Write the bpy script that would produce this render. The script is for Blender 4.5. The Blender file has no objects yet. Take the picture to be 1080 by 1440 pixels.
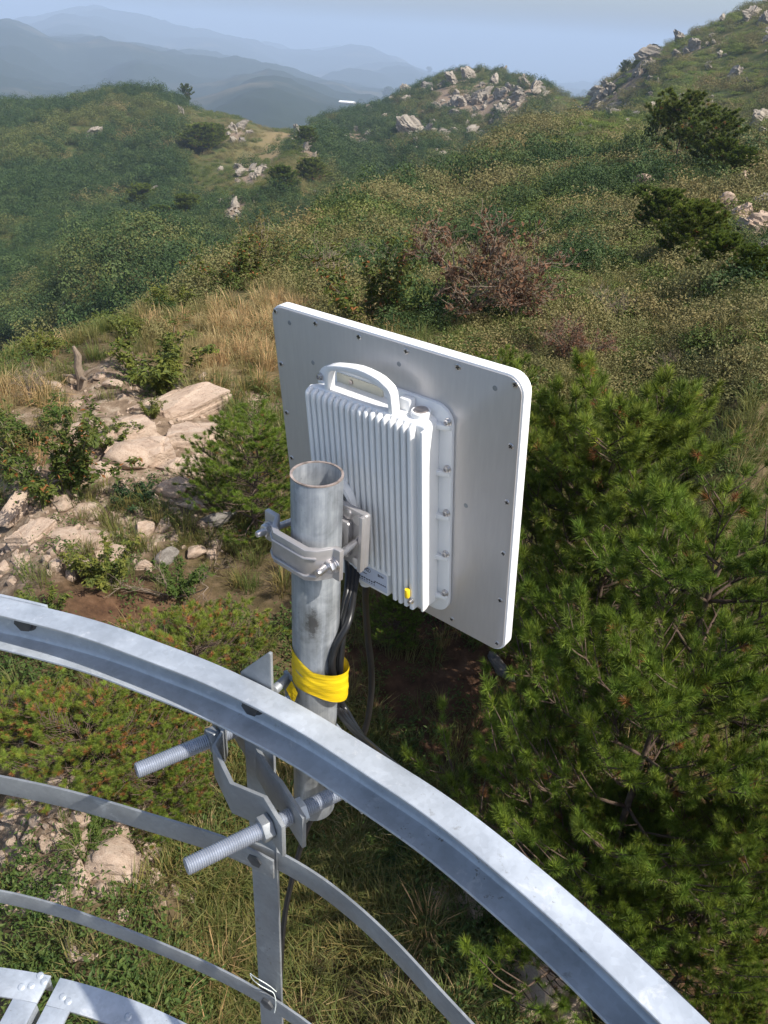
import bpy, bmesh, math, random
import numpy as np
from mathutils import Vector, Matrix

R = math.radians
SC = bpy.context.scene
COL = SC.collection
rng = np.random.default_rng(7)
random.seed(7)

# ------------------------------------------------------------------ camera
PITCH, ROLL, FPX = R(31.5), R(-3.5), 1100.0
_fw = np.array([0, math.cos(PITCH), -math.sin(PITCH)]); _r0 = np.array([1.0, 0, 0]); _d0 = np.cross(_fw, _r0)
RT = math.cos(ROLL) * _r0 + math.sin(ROLL) * _d0
DN = -math.sin(ROLL) * _r0 + math.cos(ROLL) * _d0
cam = bpy.data.cameras.new('camera'); camo = bpy.data.objects.new('camera', cam); COL.objects.link(camo)
cam.sensor_fit = 'VERTICAL'; cam.sensor_height = 24; cam.lens = FPX / 1440 * 24
cam.clip_start = 0.05; cam.clip_end = 60000
m = Matrix.Identity(4)
for i, v in enumerate((RT, -DN, -_fw)):
    for k in range(3): m[k][i] = v[k]
camo.matrix_world = m
SC.camera = camo

# ------------------------------------------------------------------ sky, sun, exposure
SUN_EL, SUN_H = R(50), (0.886, -0.463)
w = bpy.data.worlds.new('World'); SC.world = w; w.use_nodes = True
nt = w.node_tree; bg = nt.nodes['Background']
sky = nt.nodes.new('ShaderNodeTexSky'); sky.sky_type = 'NISHITA'; sky.sun_disc = False
sky.sun_elevation = SUN_EL; sky.sun_rotation = math.atan2(SUN_H[0], SUN_H[1])
sky.air_density = 0.9; sky.dust_density = 2.4; sky.ozone_density = 1.0
nt.links.new(sky.outputs[0], bg.inputs[0]); bg.inputs[1].default_value = 0.135
sun = bpy.data.lights.new('sun', 'SUN'); suno = bpy.data.objects.new('sun', sun); COL.objects.link(suno)
sun.energy = 4.6; sun.angle = R(0.53); sun.color = (1.0, 0.95, 0.87)
sd = Vector((SUN_H[0] * math.cos(SUN_EL), SUN_H[1] * math.cos(SUN_EL), math.sin(SUN_EL)))
suno.rotation_euler = sd.to_track_quat('Z', 'Y').to_euler()
vs = SC.view_settings; vs.view_transform = 'Standard'; vs.look = 'None'; vs.gamma = 1; vs.exposure = 0.52
vs.use_curve_mapping = False
cy = SC.cycles
cy.use_denoising = True
cy.max_bounces = 6; cy.diffuse_bounces = 3; cy.glossy_bounces = 3; cy.transparent_max_bounces = 8
cy.volume_bounces = 1

# ------------------------------------------------------------------ helpers
def ray(px, py):
    return RT * ((px - 540) / FPX) + DN * ((py - 720) / FPX) + _fw
def at_z(px, py, z):
    d = ray(px, py); return d * (z / d[2])
def at_r(px, py, r):
    d = ray(px, py); return d * (r / math.hypot(d[0], d[1]))

def tag(o, label=None, cat=None, group=None, kind=None):
    if label: o['label'] = label
    if cat: o['category'] = cat
    if group: o['group'] = group
    if kind: o['kind'] = kind
    return o
def empty(name, loc, label, cat, group=None, rz=0.0):
    o = bpy.data.objects.new(name, None); COL.objects.link(o)
    o.location = loc; o.rotation_euler = (0, 0, rz); o.empty_display_size = .1
    return tag(o, label, cat, group)
def link(name, me, mat=None, parent=None, world=True):
    o = bpy.data.objects.new(name, me); COL.objects.link(o)
    if mat and not me.materials: me.materials.append(mat)
    if parent:
        o.parent = parent
        if world:
            q = parent; off = Vector((0, 0, 0))
            while q: off -= Vector(q.location); q = q.parent
            o.location = off
    return o
def copy_tree(o, parent=None):
    c = o.copy(); COL.objects.link(c); c.parent = parent
    for ch in o.children: copy_tree(ch, c)
    return c

def fast_mesh(name, V, F, tint=None, smooth=False):
    V = np.ascontiguousarray(V, np.float32).reshape(-1, 3); F = np.ascontiguousarray(F, np.int32)
    me = bpy.data.meshes.new(name); k = F.shape[1]
    me.vertices.add(len(V)); me.vertices.foreach_set('co', V.ravel())
    me.loops.add(F.size); me.loops.foreach_set('vertex_index', F.ravel())
    me.polygons.add(len(F)); me.polygons.foreach_set('loop_start', np.arange(0, F.size, k, dtype=np.int32))
    me.polygons.foreach_set('use_smooth', np.full(len(F), smooth))
    me.update(calc_edges=True)
    if tint is not None:
        a = me.attributes.new('tint', 'FLOAT_COLOR', 'POINT')
        t = np.ones((len(V), 4), np.float32); t[:, :3] = tint
        a.data.foreach_set('color', t.ravel())
    return me

class MB:
    def __init__(s): s.v = []; s.f = []
    def add(s, V, F):
        n = len(s.v); s.v += [tuple(map(float, p)) for p in V]; s.f += [tuple(i + n for i in f) for f in F]; return s
    def box(s, c, ax, half):
        c = np.array(c, float); ax = [np.array(a, float) for a in ax]
        P = [c + ax[0] * half[0] * i + ax[1] * half[1] * j + ax[2] * half[2] * k for k in (-1, 1) for j in (-1, 1) for i in (-1, 1)]
        F = [(0, 2, 3, 1), (4, 5, 7, 6), (0, 1, 5, 4), (2, 6, 7, 3), (0, 4, 6, 2), (1, 3, 7, 5)]
        if np.dot(np.cross(ax[0], ax[1]), ax[2]) < 0: F = [f[::-1] for f in F]
        return s.add(P, F)
    def prism(s, poly, o, ax, w0, w1):
        """poly in (a,b) of ax[0],ax[1] at origin o, extruded along ax[2] from w0 to w1"""
        o = np.array(o, float); A, B, C = [np.array(a, float) for a in ax]; n = len(poly)
        P = [o + A * a + B * b + C * w0 for a, b in poly] + [o + A * a + B * b + C * w1 for a, b in poly]
        F = [tuple(range(n))[::-1], tuple(range(n, 2 * n))] + [(i, (i + 1) % n, n + (i + 1) % n, n + i) for i in range(n)]
        ar = sum(poly[i][0] * poly[(i + 1) % n][1] - poly[(i + 1) % n][0] * poly[i][1] for i in range(n))
        sg = ar * np.dot(np.cross(A, B), C) * (w1 - w0)
        if sg < 0: F = [f[::-1] for f in F]
        return s.add(P, F)
    def tube(s, path, rad, sides=12, cap=True):
        path = [np.array(p, float) for p in path]; n = len(path)
        if np.isscalar(rad): rad = [rad] * n
        t = (path[1] - path[0]) / (np.linalg.norm(path[1] - path[0]) + 1e-12)
        u = np.cross(t, [0, 0, 1.0]); u = np.cross(t, [1.0, 0, 0]) if np.linalg.norm(u) < .05 else u
        u /= np.linalg.norm(u); V = []
        for i in range(n):
            a = path[min(i + 1, n - 1)] - path[max(i - 1, 0)]; a /= np.linalg.norm(a) + 1e-12
            u = u - a * np.dot(u, a); u /= np.linalg.norm(u) + 1e-12; w_ = np.cross(a, u)
            for k in range(sides):
                th = 2 * math.pi * k / sides; V.append(path[i] + rad[i] * (u * math.cos(th) + w_ * math.sin(th)))
        F = [(i * sides + k, i * sides + (k + 1) % sides, (i + 1) * sides + (k + 1) % sides, (i + 1) * sides + k) for i in range(n - 1) for k in range(sides)]
        if cap: F += [tuple(range(sides))[::-1], tuple(range((n - 1) * sides, n * sides))]
        return s.add(V, F)
    def lathe(s, prof, o, axis, seg=24, ref=None, cap=True):
        """prof: (radius, height along axis)"""
        o = np.array(o, float); a = np.array(axis, float); a /= np.linalg.norm(a)
        u = np.cross(a, [0, 0, 1.0]) if ref is None else np.array(ref, float)
        if np.linalg.norm(u) < .05: u = np.cross(a, [1.0, 0, 0])
        u = u - a * np.dot(u, a); u /= np.linalg.norm(u); w_ = np.cross(a, u); V = []
        for r, h in prof:
            for k in range(seg):
                th = 2 * math.pi * k / seg; V.append(o + a * h + r * (u * math.cos(th) + w_ * math.sin(th)))
        n = len(prof)
        F = [(i * seg + k, i * seg + (k + 1) % seg, (i + 1) * seg + (k + 1) % seg, (i + 1) * seg + k) for i in range(n - 1) for k in range(seg)]
        if cap: F += [tuple(range(seg))[::-1], tuple(range((n - 1) * seg, n * seg))]
        return s.add(V, F)
    def sweep(s, rings, closed=True, cap=True):
        n = len(rings[0]); V = [p for r in rings for p in r]; F = []
        for i in range(len(rings) - 1):
            for k in range(n if closed else n - 1):
                F.append((i * n + k, i * n + (k + 1) % n, (i + 1) * n + (k + 1) % n, (i + 1) * n + k))
        if cap: F += [tuple(range(n))[::-1], tuple(range((len(rings) - 1) * n, len(rings) * n))]
        return s.add(V, F)
    def build(s, name, mat, parent=None, bevel=0, ang=35, world=True, seg=2):
        me = bpy.data.meshes.new(name); me.from_pydata(s.v, [], s.f); me.validate()
        bm = bmesh.new(); bm.from_mesh(me); bmesh.ops.recalc_face_normals(bm, faces=bm.faces[:])
        if bevel:
            bm.edges.ensure_lookup_table()
            es = [e for e in bm.edges if len(e.link_faces) == 2 and e.calc_face_angle(0) > R(40)]
            bmesh.ops.bevel(bm, geom=es, offset=bevel, segments=seg, profile=.5, affect='EDGES', clamp_overlap=True)
        bm.to_mesh(me); bm.free()
        for p in me.polygons: p.use_smooth = True
        me.set_sharp_from_angle(angle=R(ang)); me.update()
        return link(name, me, mat, parent, world)

def rrect(x0, y0, x1, y1, r, n=6):
    P = []
    for cx, cy_, a0 in ((x1 - r, y0 + r, -90), (x1 - r, y1 - r, 0), (x0 + r, y1 - r, 90), (x0 + r, y0 + r, 180)):
        for k in range(n + 1):
            a = R(a0 + 90 * k / n); P.append((cx + r * math.cos(a), cy_ + r * math.sin(a)))
    return P

def hash2(ix, iy, seed):
    h = (ix.astype(np.int64) * 374761393 + iy.astype(np.int64) * 668265263 + seed * 974634257) & 0xffffffff
    h = ((h ^ (h >> 13)) * 1274126177) & 0xffffffff
    return ((h ^ (h >> 16)) & 0xffff) / 65535.0
def vnoise(x, y, seed):
    ix, iy = np.floor(x), np.floor(y); fx, fy = x - ix, y - iy
    fx = fx * fx * (3 - 2 * fx); fy = fy * fy * (3 - 2 * fy)
    a, b = hash2(ix, iy, seed), hash2(ix + 1, iy, seed); c, d = hash2(ix, iy + 1, seed), hash2(ix + 1, iy + 1, seed)
    return (a + (b - a) * fx) * (1 - fy) + (c + (d - c) * fx) * fy - .5
def fbm(x, y, seed, o=5):
    s = 0; a = 1
    for k in range(o): s = s + a * vnoise(x * 2 ** k + 17.3 * k, y * 2 ** k - 9.1 * k, seed + k); a *= .5
    return s

# ------------------------------------------------------------------ materials
def mat(name): 
    mm = bpy.data.materials.new(name); mm.use_nodes = True; return mm, mm.node_tree.nodes, mm.node_tree.links, mm.node_tree.nodes['Principled BSDF']
def ramp(N, stops):
    r = N.new('ShaderNodeValToRGB'); e = r.color_ramp.elements
    while len(e) < len(stops): e.new(.5)
    for i, (p, c) in enumerate(stops): e[i].position = p; e[i].color = (*c, 1) if len(c) == 3 else c
    return r
def noise(N, L, vec, scale, detail=4, rough=.55, dist=0):
    n = N.new('ShaderNodeTexNoise'); n.inputs['Scale'].default_value = scale; n.inputs['Detail'].default_value = detail
    n.inputs['Roughness'].default_value = rough; n.inputs['Distortion'].default_value = dist
    if vec is not None: L.new(vec, n.inputs['Vector'])
    return n
def mix(N, L, fac, a, b, mode='MIX'):
    x = N.new('ShaderNodeMix'); x.data_type = 'RGBA'; x.blend_type = mode
    for sock, v in ((x.inputs[0], fac), (x.inputs[6], a), (x.inputs[7], b)):
        if hasattr(v, 'node'): L.new(v, sock)
        else: sock.default_value = v if not isinstance(v, tuple) else (*v, 1)
    return x.outputs[2]
def bump(N, L, h, strength, dist, bs):
    b = N.new('ShaderNodeBump'); b.inputs['Strength'].default_value = strength; b.inputs['Distance'].default_value = dist
    L.new(h, b.inputs['Height']); L.new(b.outputs[0], bs.inputs['Normal']); return b
def coord(N, which='Object'):
    return N.new('ShaderNodeTexCoord').outputs[which]

def galv(name, c0, c1, spangle=150, rough=(.38, .6), metal=.45, streak=False, stain=(.2, .19, .17)):
    mm, N, L, B = mat(name); P = coord(N)
    vec = P
    if streak:
        mp = N.new('ShaderNodeMapping'); L.new(P, mp.inputs[0]); mp.inputs['Scale'].default_value = (1, 1, .12); vec = mp.outputs[0]
    v = N.new('ShaderNodeTexVoronoi'); v.inputs['Scale'].default_value = spangle; L.new(vec, v.inputs['Vector'])
    sep = N.new('ShaderNodeSeparateColor'); L.new(v.outputs['Color'], sep.inputs[0])
    n1 = noise(N, L, vec, 14, 6, .65); n2 = noise(N, L, P, 90, 5, .7)
    r1 = ramp(N, [(.3, c0), (.72, c1)]); L.new(n1.outputs[0], r1.inputs[0])
    v2 = ramp(N, [(0, (.94, .94, .94)), (1, (1.04, 1.04, 1.04))]); L.new(sep.outputs[0], v2.inputs[0]); c = mix(N, L, 1, r1.outputs[0], v2.outputs[0], 'MULTIPLY')
    n4 = noise(N, L, P, 5, 4, .6); r5 = ramp(N, [(.50, (0, 0, 0)), (.62, (1, 1, 1))]); L.new(n4.outputs[0], r5.inputs[0])
    r2 = ramp(N, [(.60, (0, 0, 0)), (.66, (1, 1, 1))]); L.new(n2.outputs[0], r2.inputs[0])
    r2m = mix(N, L, 1, r2.outputs[0], r5.outputs[0], 'MULTIPLY'); c = mix(N, L, r2m, c, stain)
    n3 = noise(N, L, vec, 26, 8, .7, .6); r3 = ramp(N, [(.60, (0, 0, 0)), (.70, (.55, .55, .55))]); L.new(n3.outputs[0], r3.inputs[0])
    c = mix(N, L, r3.outputs[0], c, tuple(min(.75, x * 1.55) for x in c1))
    L.new(c, B.inputs['Base Color']); B.inputs['Metallic'].default_value = metal
    mr = N.new('ShaderNodeMapRange'); L.new(n1.outputs[0], mr.inputs[0]); mr.inputs[1].default_value = .3; mr.inputs[2].default_value = .7
    mr.inputs[3].default_value, mr.inputs[4].default_value = rough; L.new(mr.outputs[0], B.inputs['Roughness'])
    bump(N, L, n2.outputs[0], .12, .0012, B)
    return mm
def plain(name, col, rough=.5, metal=0., var=.06, scale=30, bmp=0.0, spec=.5):
    mm, N, L, B = mat(name); n = noise(N, L, coord(N), scale, 5)
    r_ = ramp(N, [(.3, tuple(c * (1 - var) for c in col)), (.7, tuple(min(1, c * (1 + var)) for c in col))]); L.new(n.outputs[0], r_.inputs[0])
    L.new(r_.outputs[0], B.inputs['Base Color']); B.inputs['Roughness'].default_value = rough; B.inputs['Metallic'].default_value = metal
    B.inputs['Specular IOR Level'].default_value = spec
    if bmp: bump(N, L, n.outputs[0], .3, bmp, B)
    return mm
def foliage(name, var=.35, trans=.25, rough=.6, objvar=None, hue=None):
    """vertex tint (the leaf's own colour), varied from plant to plant"""
    mm, N, L, B = mat(name)
    a = N.new('ShaderNodeAttribute'); a.attribute_name = 'tint'
    c = a.outputs['Color']
    if objvar:
        oi = N.new('ShaderNodeObjectInfo'); r_ = ramp(N, objvar); L.new(oi.outputs['Random'], r_.inputs[0])
        c = mix(N, L, 1.0, c, r_.outputs[0], 'MULTIPLY')
    L.new(c, B.inputs['Base Color']); B.inputs['Roughness'].default_value = rough; B.inputs['Specular IOR Level'].default_value = .25
    tr = N.new('ShaderNodeBsdfTranslucent'); L.new(c, tr.inputs[0])
    ms = N.new('ShaderNodeMixShader'); ms.inputs[0].default_value = trans
    L.new(B.outputs[0], ms.inputs[1]); L.new(tr.outputs[0], ms.inputs[2]); L.new(ms.outputs[0], N['Material Output'].inputs[0])
    return mm
M = {}
M['galv'] = galv('galvanized_steel', (.37, .405, .445), (.54, .585, .64))
M['galv_dull'] = galv('galvanized_plate', (.22, .236, .25), (.34, .358, .372), spangle=150, rough=(.42, .62))
M['pole'] = galv('galvanized_pipe', (.23, .243, .256), (.42, .43, .44), spangle=60, rough=(.28, .46), streak=True)
mm, N, L, B = mat('weathered_pipe'); P = coord(N); mp = N.new('ShaderNodeMapping'); L.new(P, mp.inputs[0]); mp.inputs['Scale'].default_value = (1, 1, .06)
n1 = noise(N, L, mp.outputs[0], 75, 6, .65); n2 = noise(N, L, P, 22, 7, .68, .4); n3 = noise(N, L, P, 120, 5, .7)
r1 = ramp(N, [(.30, (.21, .225, .24)), (.52, (.33, .345, .36)), (.72, (.50, .51, .52))]); L.new(n1.outputs[0], r1.inputs[0])
r2 = ramp(N, [(.36, (.62, .64, .66)), (.5, (.95, .97, 1)), (.66, (1.25, 1.25, 1.24))]); L.new(n2.outputs[0], r2.inputs[0]); c = mix(N, L, .85, r1.outputs[0], r2.outputs[0], 'MULTIPLY')
r3 = ramp(N, [(.67, (0, 0, 0)), (.74, (1, 1, 1))]); L.new(n3.outputs[0], r3.inputs[0]); c = mix(N, L, r3.outputs[0], c, (.09, .085, .08))
sx = N.new('ShaderNodeSeparateXYZ'); L.new(P, sx.inputs[0])
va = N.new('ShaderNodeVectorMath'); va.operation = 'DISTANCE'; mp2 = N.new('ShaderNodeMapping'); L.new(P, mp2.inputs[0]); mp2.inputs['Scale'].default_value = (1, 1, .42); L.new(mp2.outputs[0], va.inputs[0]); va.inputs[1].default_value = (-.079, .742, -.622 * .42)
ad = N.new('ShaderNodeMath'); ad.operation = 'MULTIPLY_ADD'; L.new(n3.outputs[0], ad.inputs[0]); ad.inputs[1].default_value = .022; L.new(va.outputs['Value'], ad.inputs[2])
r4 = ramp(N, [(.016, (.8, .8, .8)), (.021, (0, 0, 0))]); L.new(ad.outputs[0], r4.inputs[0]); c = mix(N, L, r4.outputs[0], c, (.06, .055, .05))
L.new(c, B.inputs['Base Color']); B.inputs['Metallic'].default_value = .5
mr = N.new('ShaderNodeMapRange'); L.new(n2.outputs[0], mr.inputs[0]); mr.inputs[1].default_value = .3; mr.inputs[2].default_value = .7; mr.inputs[3].default_value = .26; mr.inputs[4].default_value = .5; L.new(mr.outputs[0], B.inputs['Roughness'])
bump(N, L, n3.outputs[0], .12, .001, B)
M['pole'] = mm
M['rod'] = plain('zinc_thread', (.36, .39, .45), .42, .5, .08, 60)
M['steel'] = plain('stainless_steel', (.62, .60, .60), .28, .95, .08, 90)
M['jaw'] = plain('cast_aluminium', (.44, .42, .415), .42, .6, .06, 60, .0006)
M['white'] = plain('white_painted_metal', (.80, .80, .79), .42, 0, .015, 8)
M['radome'] = plain('white_plastic', (.83, .83, .83), .38, 0, .01, 6)
M['yellow_cap'] = plain('yellow_plastic', (.85, .58, .02), .35, 0, .05, 40)
M['black'] = plain('black_rubber', (.012, .012, .013), .36, 0, .2, 50)
M['dark'] = plain('dark_recess', (.02, .02, .02), .6)
M['label'] = plain('printed_label', (.52, .56, .66), .5, 0, .02, 20)
M['ink'] = plain('label_ink', (.03, .03, .05), .6)
M['wire'] = plain('white_wire', (.75, .8, .76), .4)
M['capmetal'] = plain('cap_metal', (.45, .40, .38), .35, .9, .2, 120)
# aluminium back plate: faint brushed streaks
mm, N, L, B = mat('aluminium_plate'); mp = N.new('ShaderNodeMapping'); L.new(coord(N), mp.inputs[0]); mp.inputs['Scale'].default_value = (40, 40, 3)
n = noise(N, L, mp.outputs[0], 6, 5); r_ = ramp(N, [(.3, (.53, .505, .495)), (.7, (.57, .545, .53))]); L.new(n.outputs[0], r_.inputs[0])
L.new(r_.outputs[0], B.inputs['Base Color']); B.inputs['Metallic'].default_value = .45; B.inputs['Roughness'].default_value = .38
M['alu'] = mm
# yellow tape with stretched creases
mm, N, L, B = mat('yellow_tape'); P = coord(N); mp = N.new('ShaderNodeMapping'); L.new(P, mp.inputs[0]); mp.inputs['Scale'].default_value = (6, 6, 70)
n = noise(N, L, mp.outputs[0], 3, 5, .6, .4); r_ = ramp(N, [(.3, (.72, .47, .008)), (.7, (.88, .62, .012))]); L.new(n.outputs[0], r_.inputs[0])
L.new(r_.outputs[0], B.inputs['Base Color']); B.inputs['Roughness'].default_value = .36; bump(N, L, n.outputs[0], .5, .003, B)
M['tape'] = mm
# pale stratified rock
def rockmat(name, c0, c1, c2):
    mm, N, L, B = mat(name); P = coord(N); oi = N.new('ShaderNodeObjectInfo')
    va = N.new('ShaderNodeVectorMath'); va.operation = 'ADD'; L.new(P, va.inputs[0]); L.new(oi.outputs['Location'], va.inputs[1]); P2 = va.outputs[0]
    n1 = noise(N, L, P2, 2.2, 8, .65, .5); n2 = noise(N, L, P2, 16, 8, .7)
    r_ = ramp(N, [(.25, c0), (.5, c1), (.75, c2)]); L.new(n1.outputs[0], r_.inputs[0])
    r2 = ramp(N, [(.32, (.30, .26, .22)), (.46, (1, 1, 1))]); L.new(n2.outputs[0], r2.inputs[0])
    c = mix(N, L, .7, r_.outputs[0], r2.outputs[0], 'MULTIPLY'); L.new(c, B.inputs['Base Color'])
    B.inputs['Roughness'].default_value = .9; B.inputs['Specular IOR Level'].default_value = .2
    bump(N, L, n2.outputs[0], .6, .03, B); return mm
M['rock'] = rockmat('pale_rock', (.25, .175, .125), (.41, .31, .235), (.50, .405, .32))
M['rock_grey'] = rockmat('grey_rock', (.10, .09, .08), (.19, .17, .15), (.30, .28, .25))
M['rock_far'] = rockmat('far_rock', (.17, .145, .115), (.28, .245, .20), (.40, .355, .29))
M['bark'] = plain('pine_bark', (.10, .07, .052), .9, 0, .4, 25, .02, .2)
M['deadwood'] = plain('bare_wood', (.20, .155, .115), .9, 0, .25, 25, .01, .2)
M['needles'] = foliage('pine_needles', trans=.22, objvar=[(0, (.82, .9, .8)), (1, (1.15, 1.08, 1.1))])
M['leaves'] = foliage('leaves', trans=.3, objvar=[(0, (.85, .92, .85)), (1, (1.15, 1.08, 1.1))])
M['scrub'] = foliage('scrub_leaves', trans=.2, objvar=[(0, (.72, .82, .72)), (.3, (.9, .95, .85)), (.6, (1.05, 1.03, 1)), (.9, (1.2, 1.1, 1.05)), (1, (1.12, .95, .95))])
M['grass'] = foliage('grass_blades', trans=.3, objvar=[(0, (.75, .9, .8)), (.5, (1, 1, 1)), (1, (1.35, 1.12, 1.1))])
# ---------------------------------------------------------------- terrain: profile points (photo column, row, horizontal distance)
TP = [  # near ground, given by height
 *[(x, y, None, z) for x, y, z in ((0, 1400, -4.9), (300, 1400, -5.0), (540, 1440, -5.1), (800, 1440, -5.2), (1080, 1440, -5.2), (0, 1100, -4.75), (300, 1100, -4.9), (540, 1100, -5.0),
   (800, 1100, -5.1), (1080, 1000, -5.0), (0, 850, -4.6), (250, 800, -4.6), (540, 850, -4.8), (850, 920, -5.0), (1080, 750, -4.9))],
 # knoll with the pale slabs, and its crest
 (0, 720, 8.2), (200, 640, 9.0), (330, 640, 9.0), (100, 590, 10.2), (250, 540, 11.5), (0, 528, 11.8), (60, 497, 12.6), (130, 468, 13.8), (220, 445, 15), (300, 425, 16.5), (380, 405, 18), (480, 400, 19),
 (450, 500, 12.5), (560, 480, 12.5), (640, 470, 12.8), (800, 500, 11.6), (1000, 520, 11), (1080, 560, 9.6),
 # scrub slope up the near ridge
 (560, 400, 20), (700, 410, 19), (860, 420, 18), (1000, 420, 17), (1080, 450, 14), (460, 350, 28), (600, 340, 31), (750, 330, 33), (900, 340, 28), (1000, 350, 24), (1080, 390, 18),
 (300, 368, 30), (360, 340, 38), (420, 308, 50), (480, 276, 62), (560, 232, 85), (640, 250, 66), (760, 250, 60), (880, 255, 50), (960, 262, 42), (1040, 300, 30), (1080, 330, 25),
 (640, 205, 110), (720, 180, 135), (800, 195, 105), (900, 215, 75), (990, 232, 56), (1050, 252, 45), (1080, 268, 41),
 (790, 160, 165), (850, 155, 175), (920, 175, 130),
 # right peak
 (1000, 200, 110), (1080, 220, 95), (1000, 150, 190), (1080, 160, 165), (840, 128, 330), (870, 102, 330), (900, 88, 330), (960, 50, 330), (1000, 32, 330), (1040, 16, 325), (1080, 4, 320), (1180, -25, 310), (1000, 95, 250), (1080, 80, 240), (920, 130, 235),
 # gully on the left and the left hill
 (30, 470, 110), (130, 420, 95), (220, 380, 90), (30, 400, 150), (100, 340, 190), (200, 330, 170), (270, 320, 160), (330, 310, 150), (400, 280, 165), (60, 260, 250), (170, 230, 270), (280, 240, 240), (360, 240, 230), (460, 215, 230),
 (0, 152, 400), (60, 146, 395), (110, 130, 385), (170, 120, 375), (230, 130, 370), (280, 148, 365), (330, 156, 370), (370, 172, 380), (410, 177, 390), (440, 172, 400),
 (480, 150, 420), (520, 142, 430), (570, 118, 440), (610, 103, 450), (650, 97, 450), (690, 100, 450), (720, 110, 440), (760, 117, 430), (790, 132, 410), (815, 136, 390),
 (500, 200, 320), (600, 170, 330), (600, 215, 230), (680, 150, 340), (740, 150, 300),
 # small dark hill in the valley, valley floor
 (250, 160, 1600), (300, 148, 1600), (345, 131, 1600), (385, 128, 1600), (425, 143, 1600), (480, 158, 1600), (520, 162, 1600), (0, 165, 1500), (150, 165, 1500), (600, 170, 1600), (900, 170, 1600),
 (490, 144, 2500), (300, 130, 2500), (100, 110, 2600), (700, 150, 2500), (1000, 150, 2500),
 # far blue ranges
 (-100, 60, 3600), (0, 48, 3600), (22, 43, 3600), (55, 56, 3600), (90, 61, 3600), (150, 58, 3600), (200, 66, 3600), (260, 75, 3600), (330, 88, 3600), (370, 96, 3600), (430, 112, 3600), (500, 126, 3600), (600, 138, 3600), (800, 148, 3600), (1080, 150, 3600),
 (0, 75, 5200), (200, 85, 5200), (400, 120, 5200), (700, 140, 5200), (1080, 140, 5200),
 (-80, 35, 8000), (0, 32, 8000), (60, 28, 8000), (150, 18, 8000), (200, 28, 8000), (260, 48, 8000), (300, 56, 8000), (360, 63, 8000), (430, 79, 8000), (500, 72, 8000), (540, 80, 8000), (600, 104, 8000), (700, 121, 8000), (820, 126, 8000), (1000, 132, 8000), (1100, 132, 8000),
 (0, 70, 12500), (300, 90, 12500), (600, 120, 12500), (900, 140, 12500)]
_az, _lr, _q = [], [], []
def addp(p, z=None):
    r = math.hypot(p[0], p[1]); _az.append(math.atan2(p[0], p[1])); _lr.append(math.log(r)); _q.append(p[2] / (r + 4.0))
for t in TP:
    addp(at_z(t[0], t[1], t[3]) if len(t) == 4 else at_r(t[0], t[1] + (9 if 250 < t[2] < 700 else (46 if t[0] < 700 else 20) if 29 < t[2] < 140 and t[1] > 190 and not (t[0] < 290 or t[2] > 88 and t[0] < 600) else 15 if 45 < t[2] < 200 and t[0] > 400 else 12 if 18 < t[2] <= 29 and t[0] > 280 else 0), t[2]))
for a in (-50, -20, 0, 20, 50):                                   # level ground round the tower foot
    for r in (.6, 1.5): addp((r * math.sin(R(a)), r * math.cos(R(a)), -5.1))
def hid(px, r, z):                                                # ground out of sight behind the crests
    a = math.atan2(*ray(px, 300)[:2]); addp((r * math.sin(a), r * math.cos(a), z))
for px, r, z in ((0, 20, -10), (0, 45, -30), (150, 28, -14), (150, 55, -32), (300, 55, -22), (420, 90, -36), (560, 140, -38), (700, 210, -42), (800, 260, -34), (850, 250, -22),
                 (1080, 60, -5), (0, 620, -95), (170, 620, -95), (300, 650, -100), (420, 650, -105), (560, 700, -95), (650, 750, -95), (800, 700, -90), (1000, 800, -60), (1100, 800, -50), (0, 950, -150), (300, 1000, -150), (600, 1000, -140), (900, 1100, -130)):
    hid(px, r, z)
_P = np.c_[np.array(_az) * 6.5, np.array(_lr)]; _q = np.array(_q)
def _k(d2): return .5 * d2 * np.log(d2 + 1e-9)
_n = len(_P); _D = ((_P[:, None] - _P[None]) ** 2).sum(-1)
_A = np.zeros((_n + 3, _n + 3)); _A[:_n, :_n] = _k(_D) + np.eye(_n) * .004; _A[:_n, _n] = 1; _A[:_n, _n + 1:] = _P; _A[_n, :_n] = 1; _A[_n + 1:, :_n] = _P.T
_W = np.linalg.solve(_A, np.r_[_q, 0, 0, 0])
AZL = R(42)
def gz(x, y, detail=True):
    x = np.atleast_1d(np.asarray(x, float)); y = np.atleast_1d(np.asarray(y, float)); out = np.empty(len(x))
    for s in range(0, len(x), 40000):
        X, Y = x[s:s + 40000], y[s:s + 40000]; r = np.hypot(X, Y) + 1e-6; az = np.arctan2(X, Y); lr = np.log(np.clip(r, .5, 13000))
        Q = np.c_[np.clip(az, -AZL, AZL) * 6.5, lr]
        d = ((Q[:, None, :] - _P[None]) ** 2).sum(-1)
        z = (_k(d) @ _W[:_n] + _W[_n] + Q @ _W[_n + 1:]) * (r + 4)
        if detail:
            u, v = az * 14, lr * 14
            far = np.clip((r - 25) / 100, 0, 1)
            z += r * .010 * far * fbm(u, v, 11, 6) * np.where(r > 2000, 1.6, 1)
            near = np.exp(-r / 40)
            z += near * (.35 * fbm(X * .45, Y * .45, 31, 3) + .16 * fbm(X * 1.9, Y * 1.9, 41, 3)) * np.clip(r / 4, 0, 1)
        out[s:s + 40000] = z
    return out
_RS = np.exp(np.linspace(math.log(1.2), math.log(14000), 1100))
def ground_px(px, py, rmin=0):
    d = ray(px, py); h = math.hypot(d[0], d[1]); rs = _RS[_RS > rmin]; X = d[None, :] * (rs / h)[:, None]
    g = gz(X[:, 0], X[:, 1]); below = np.nonzero(X[:, 2] < g)[0]
    if not len(below): return None
    return np.array([X[below[0], 0], X[below[0], 1], g[below[0]]])

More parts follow.
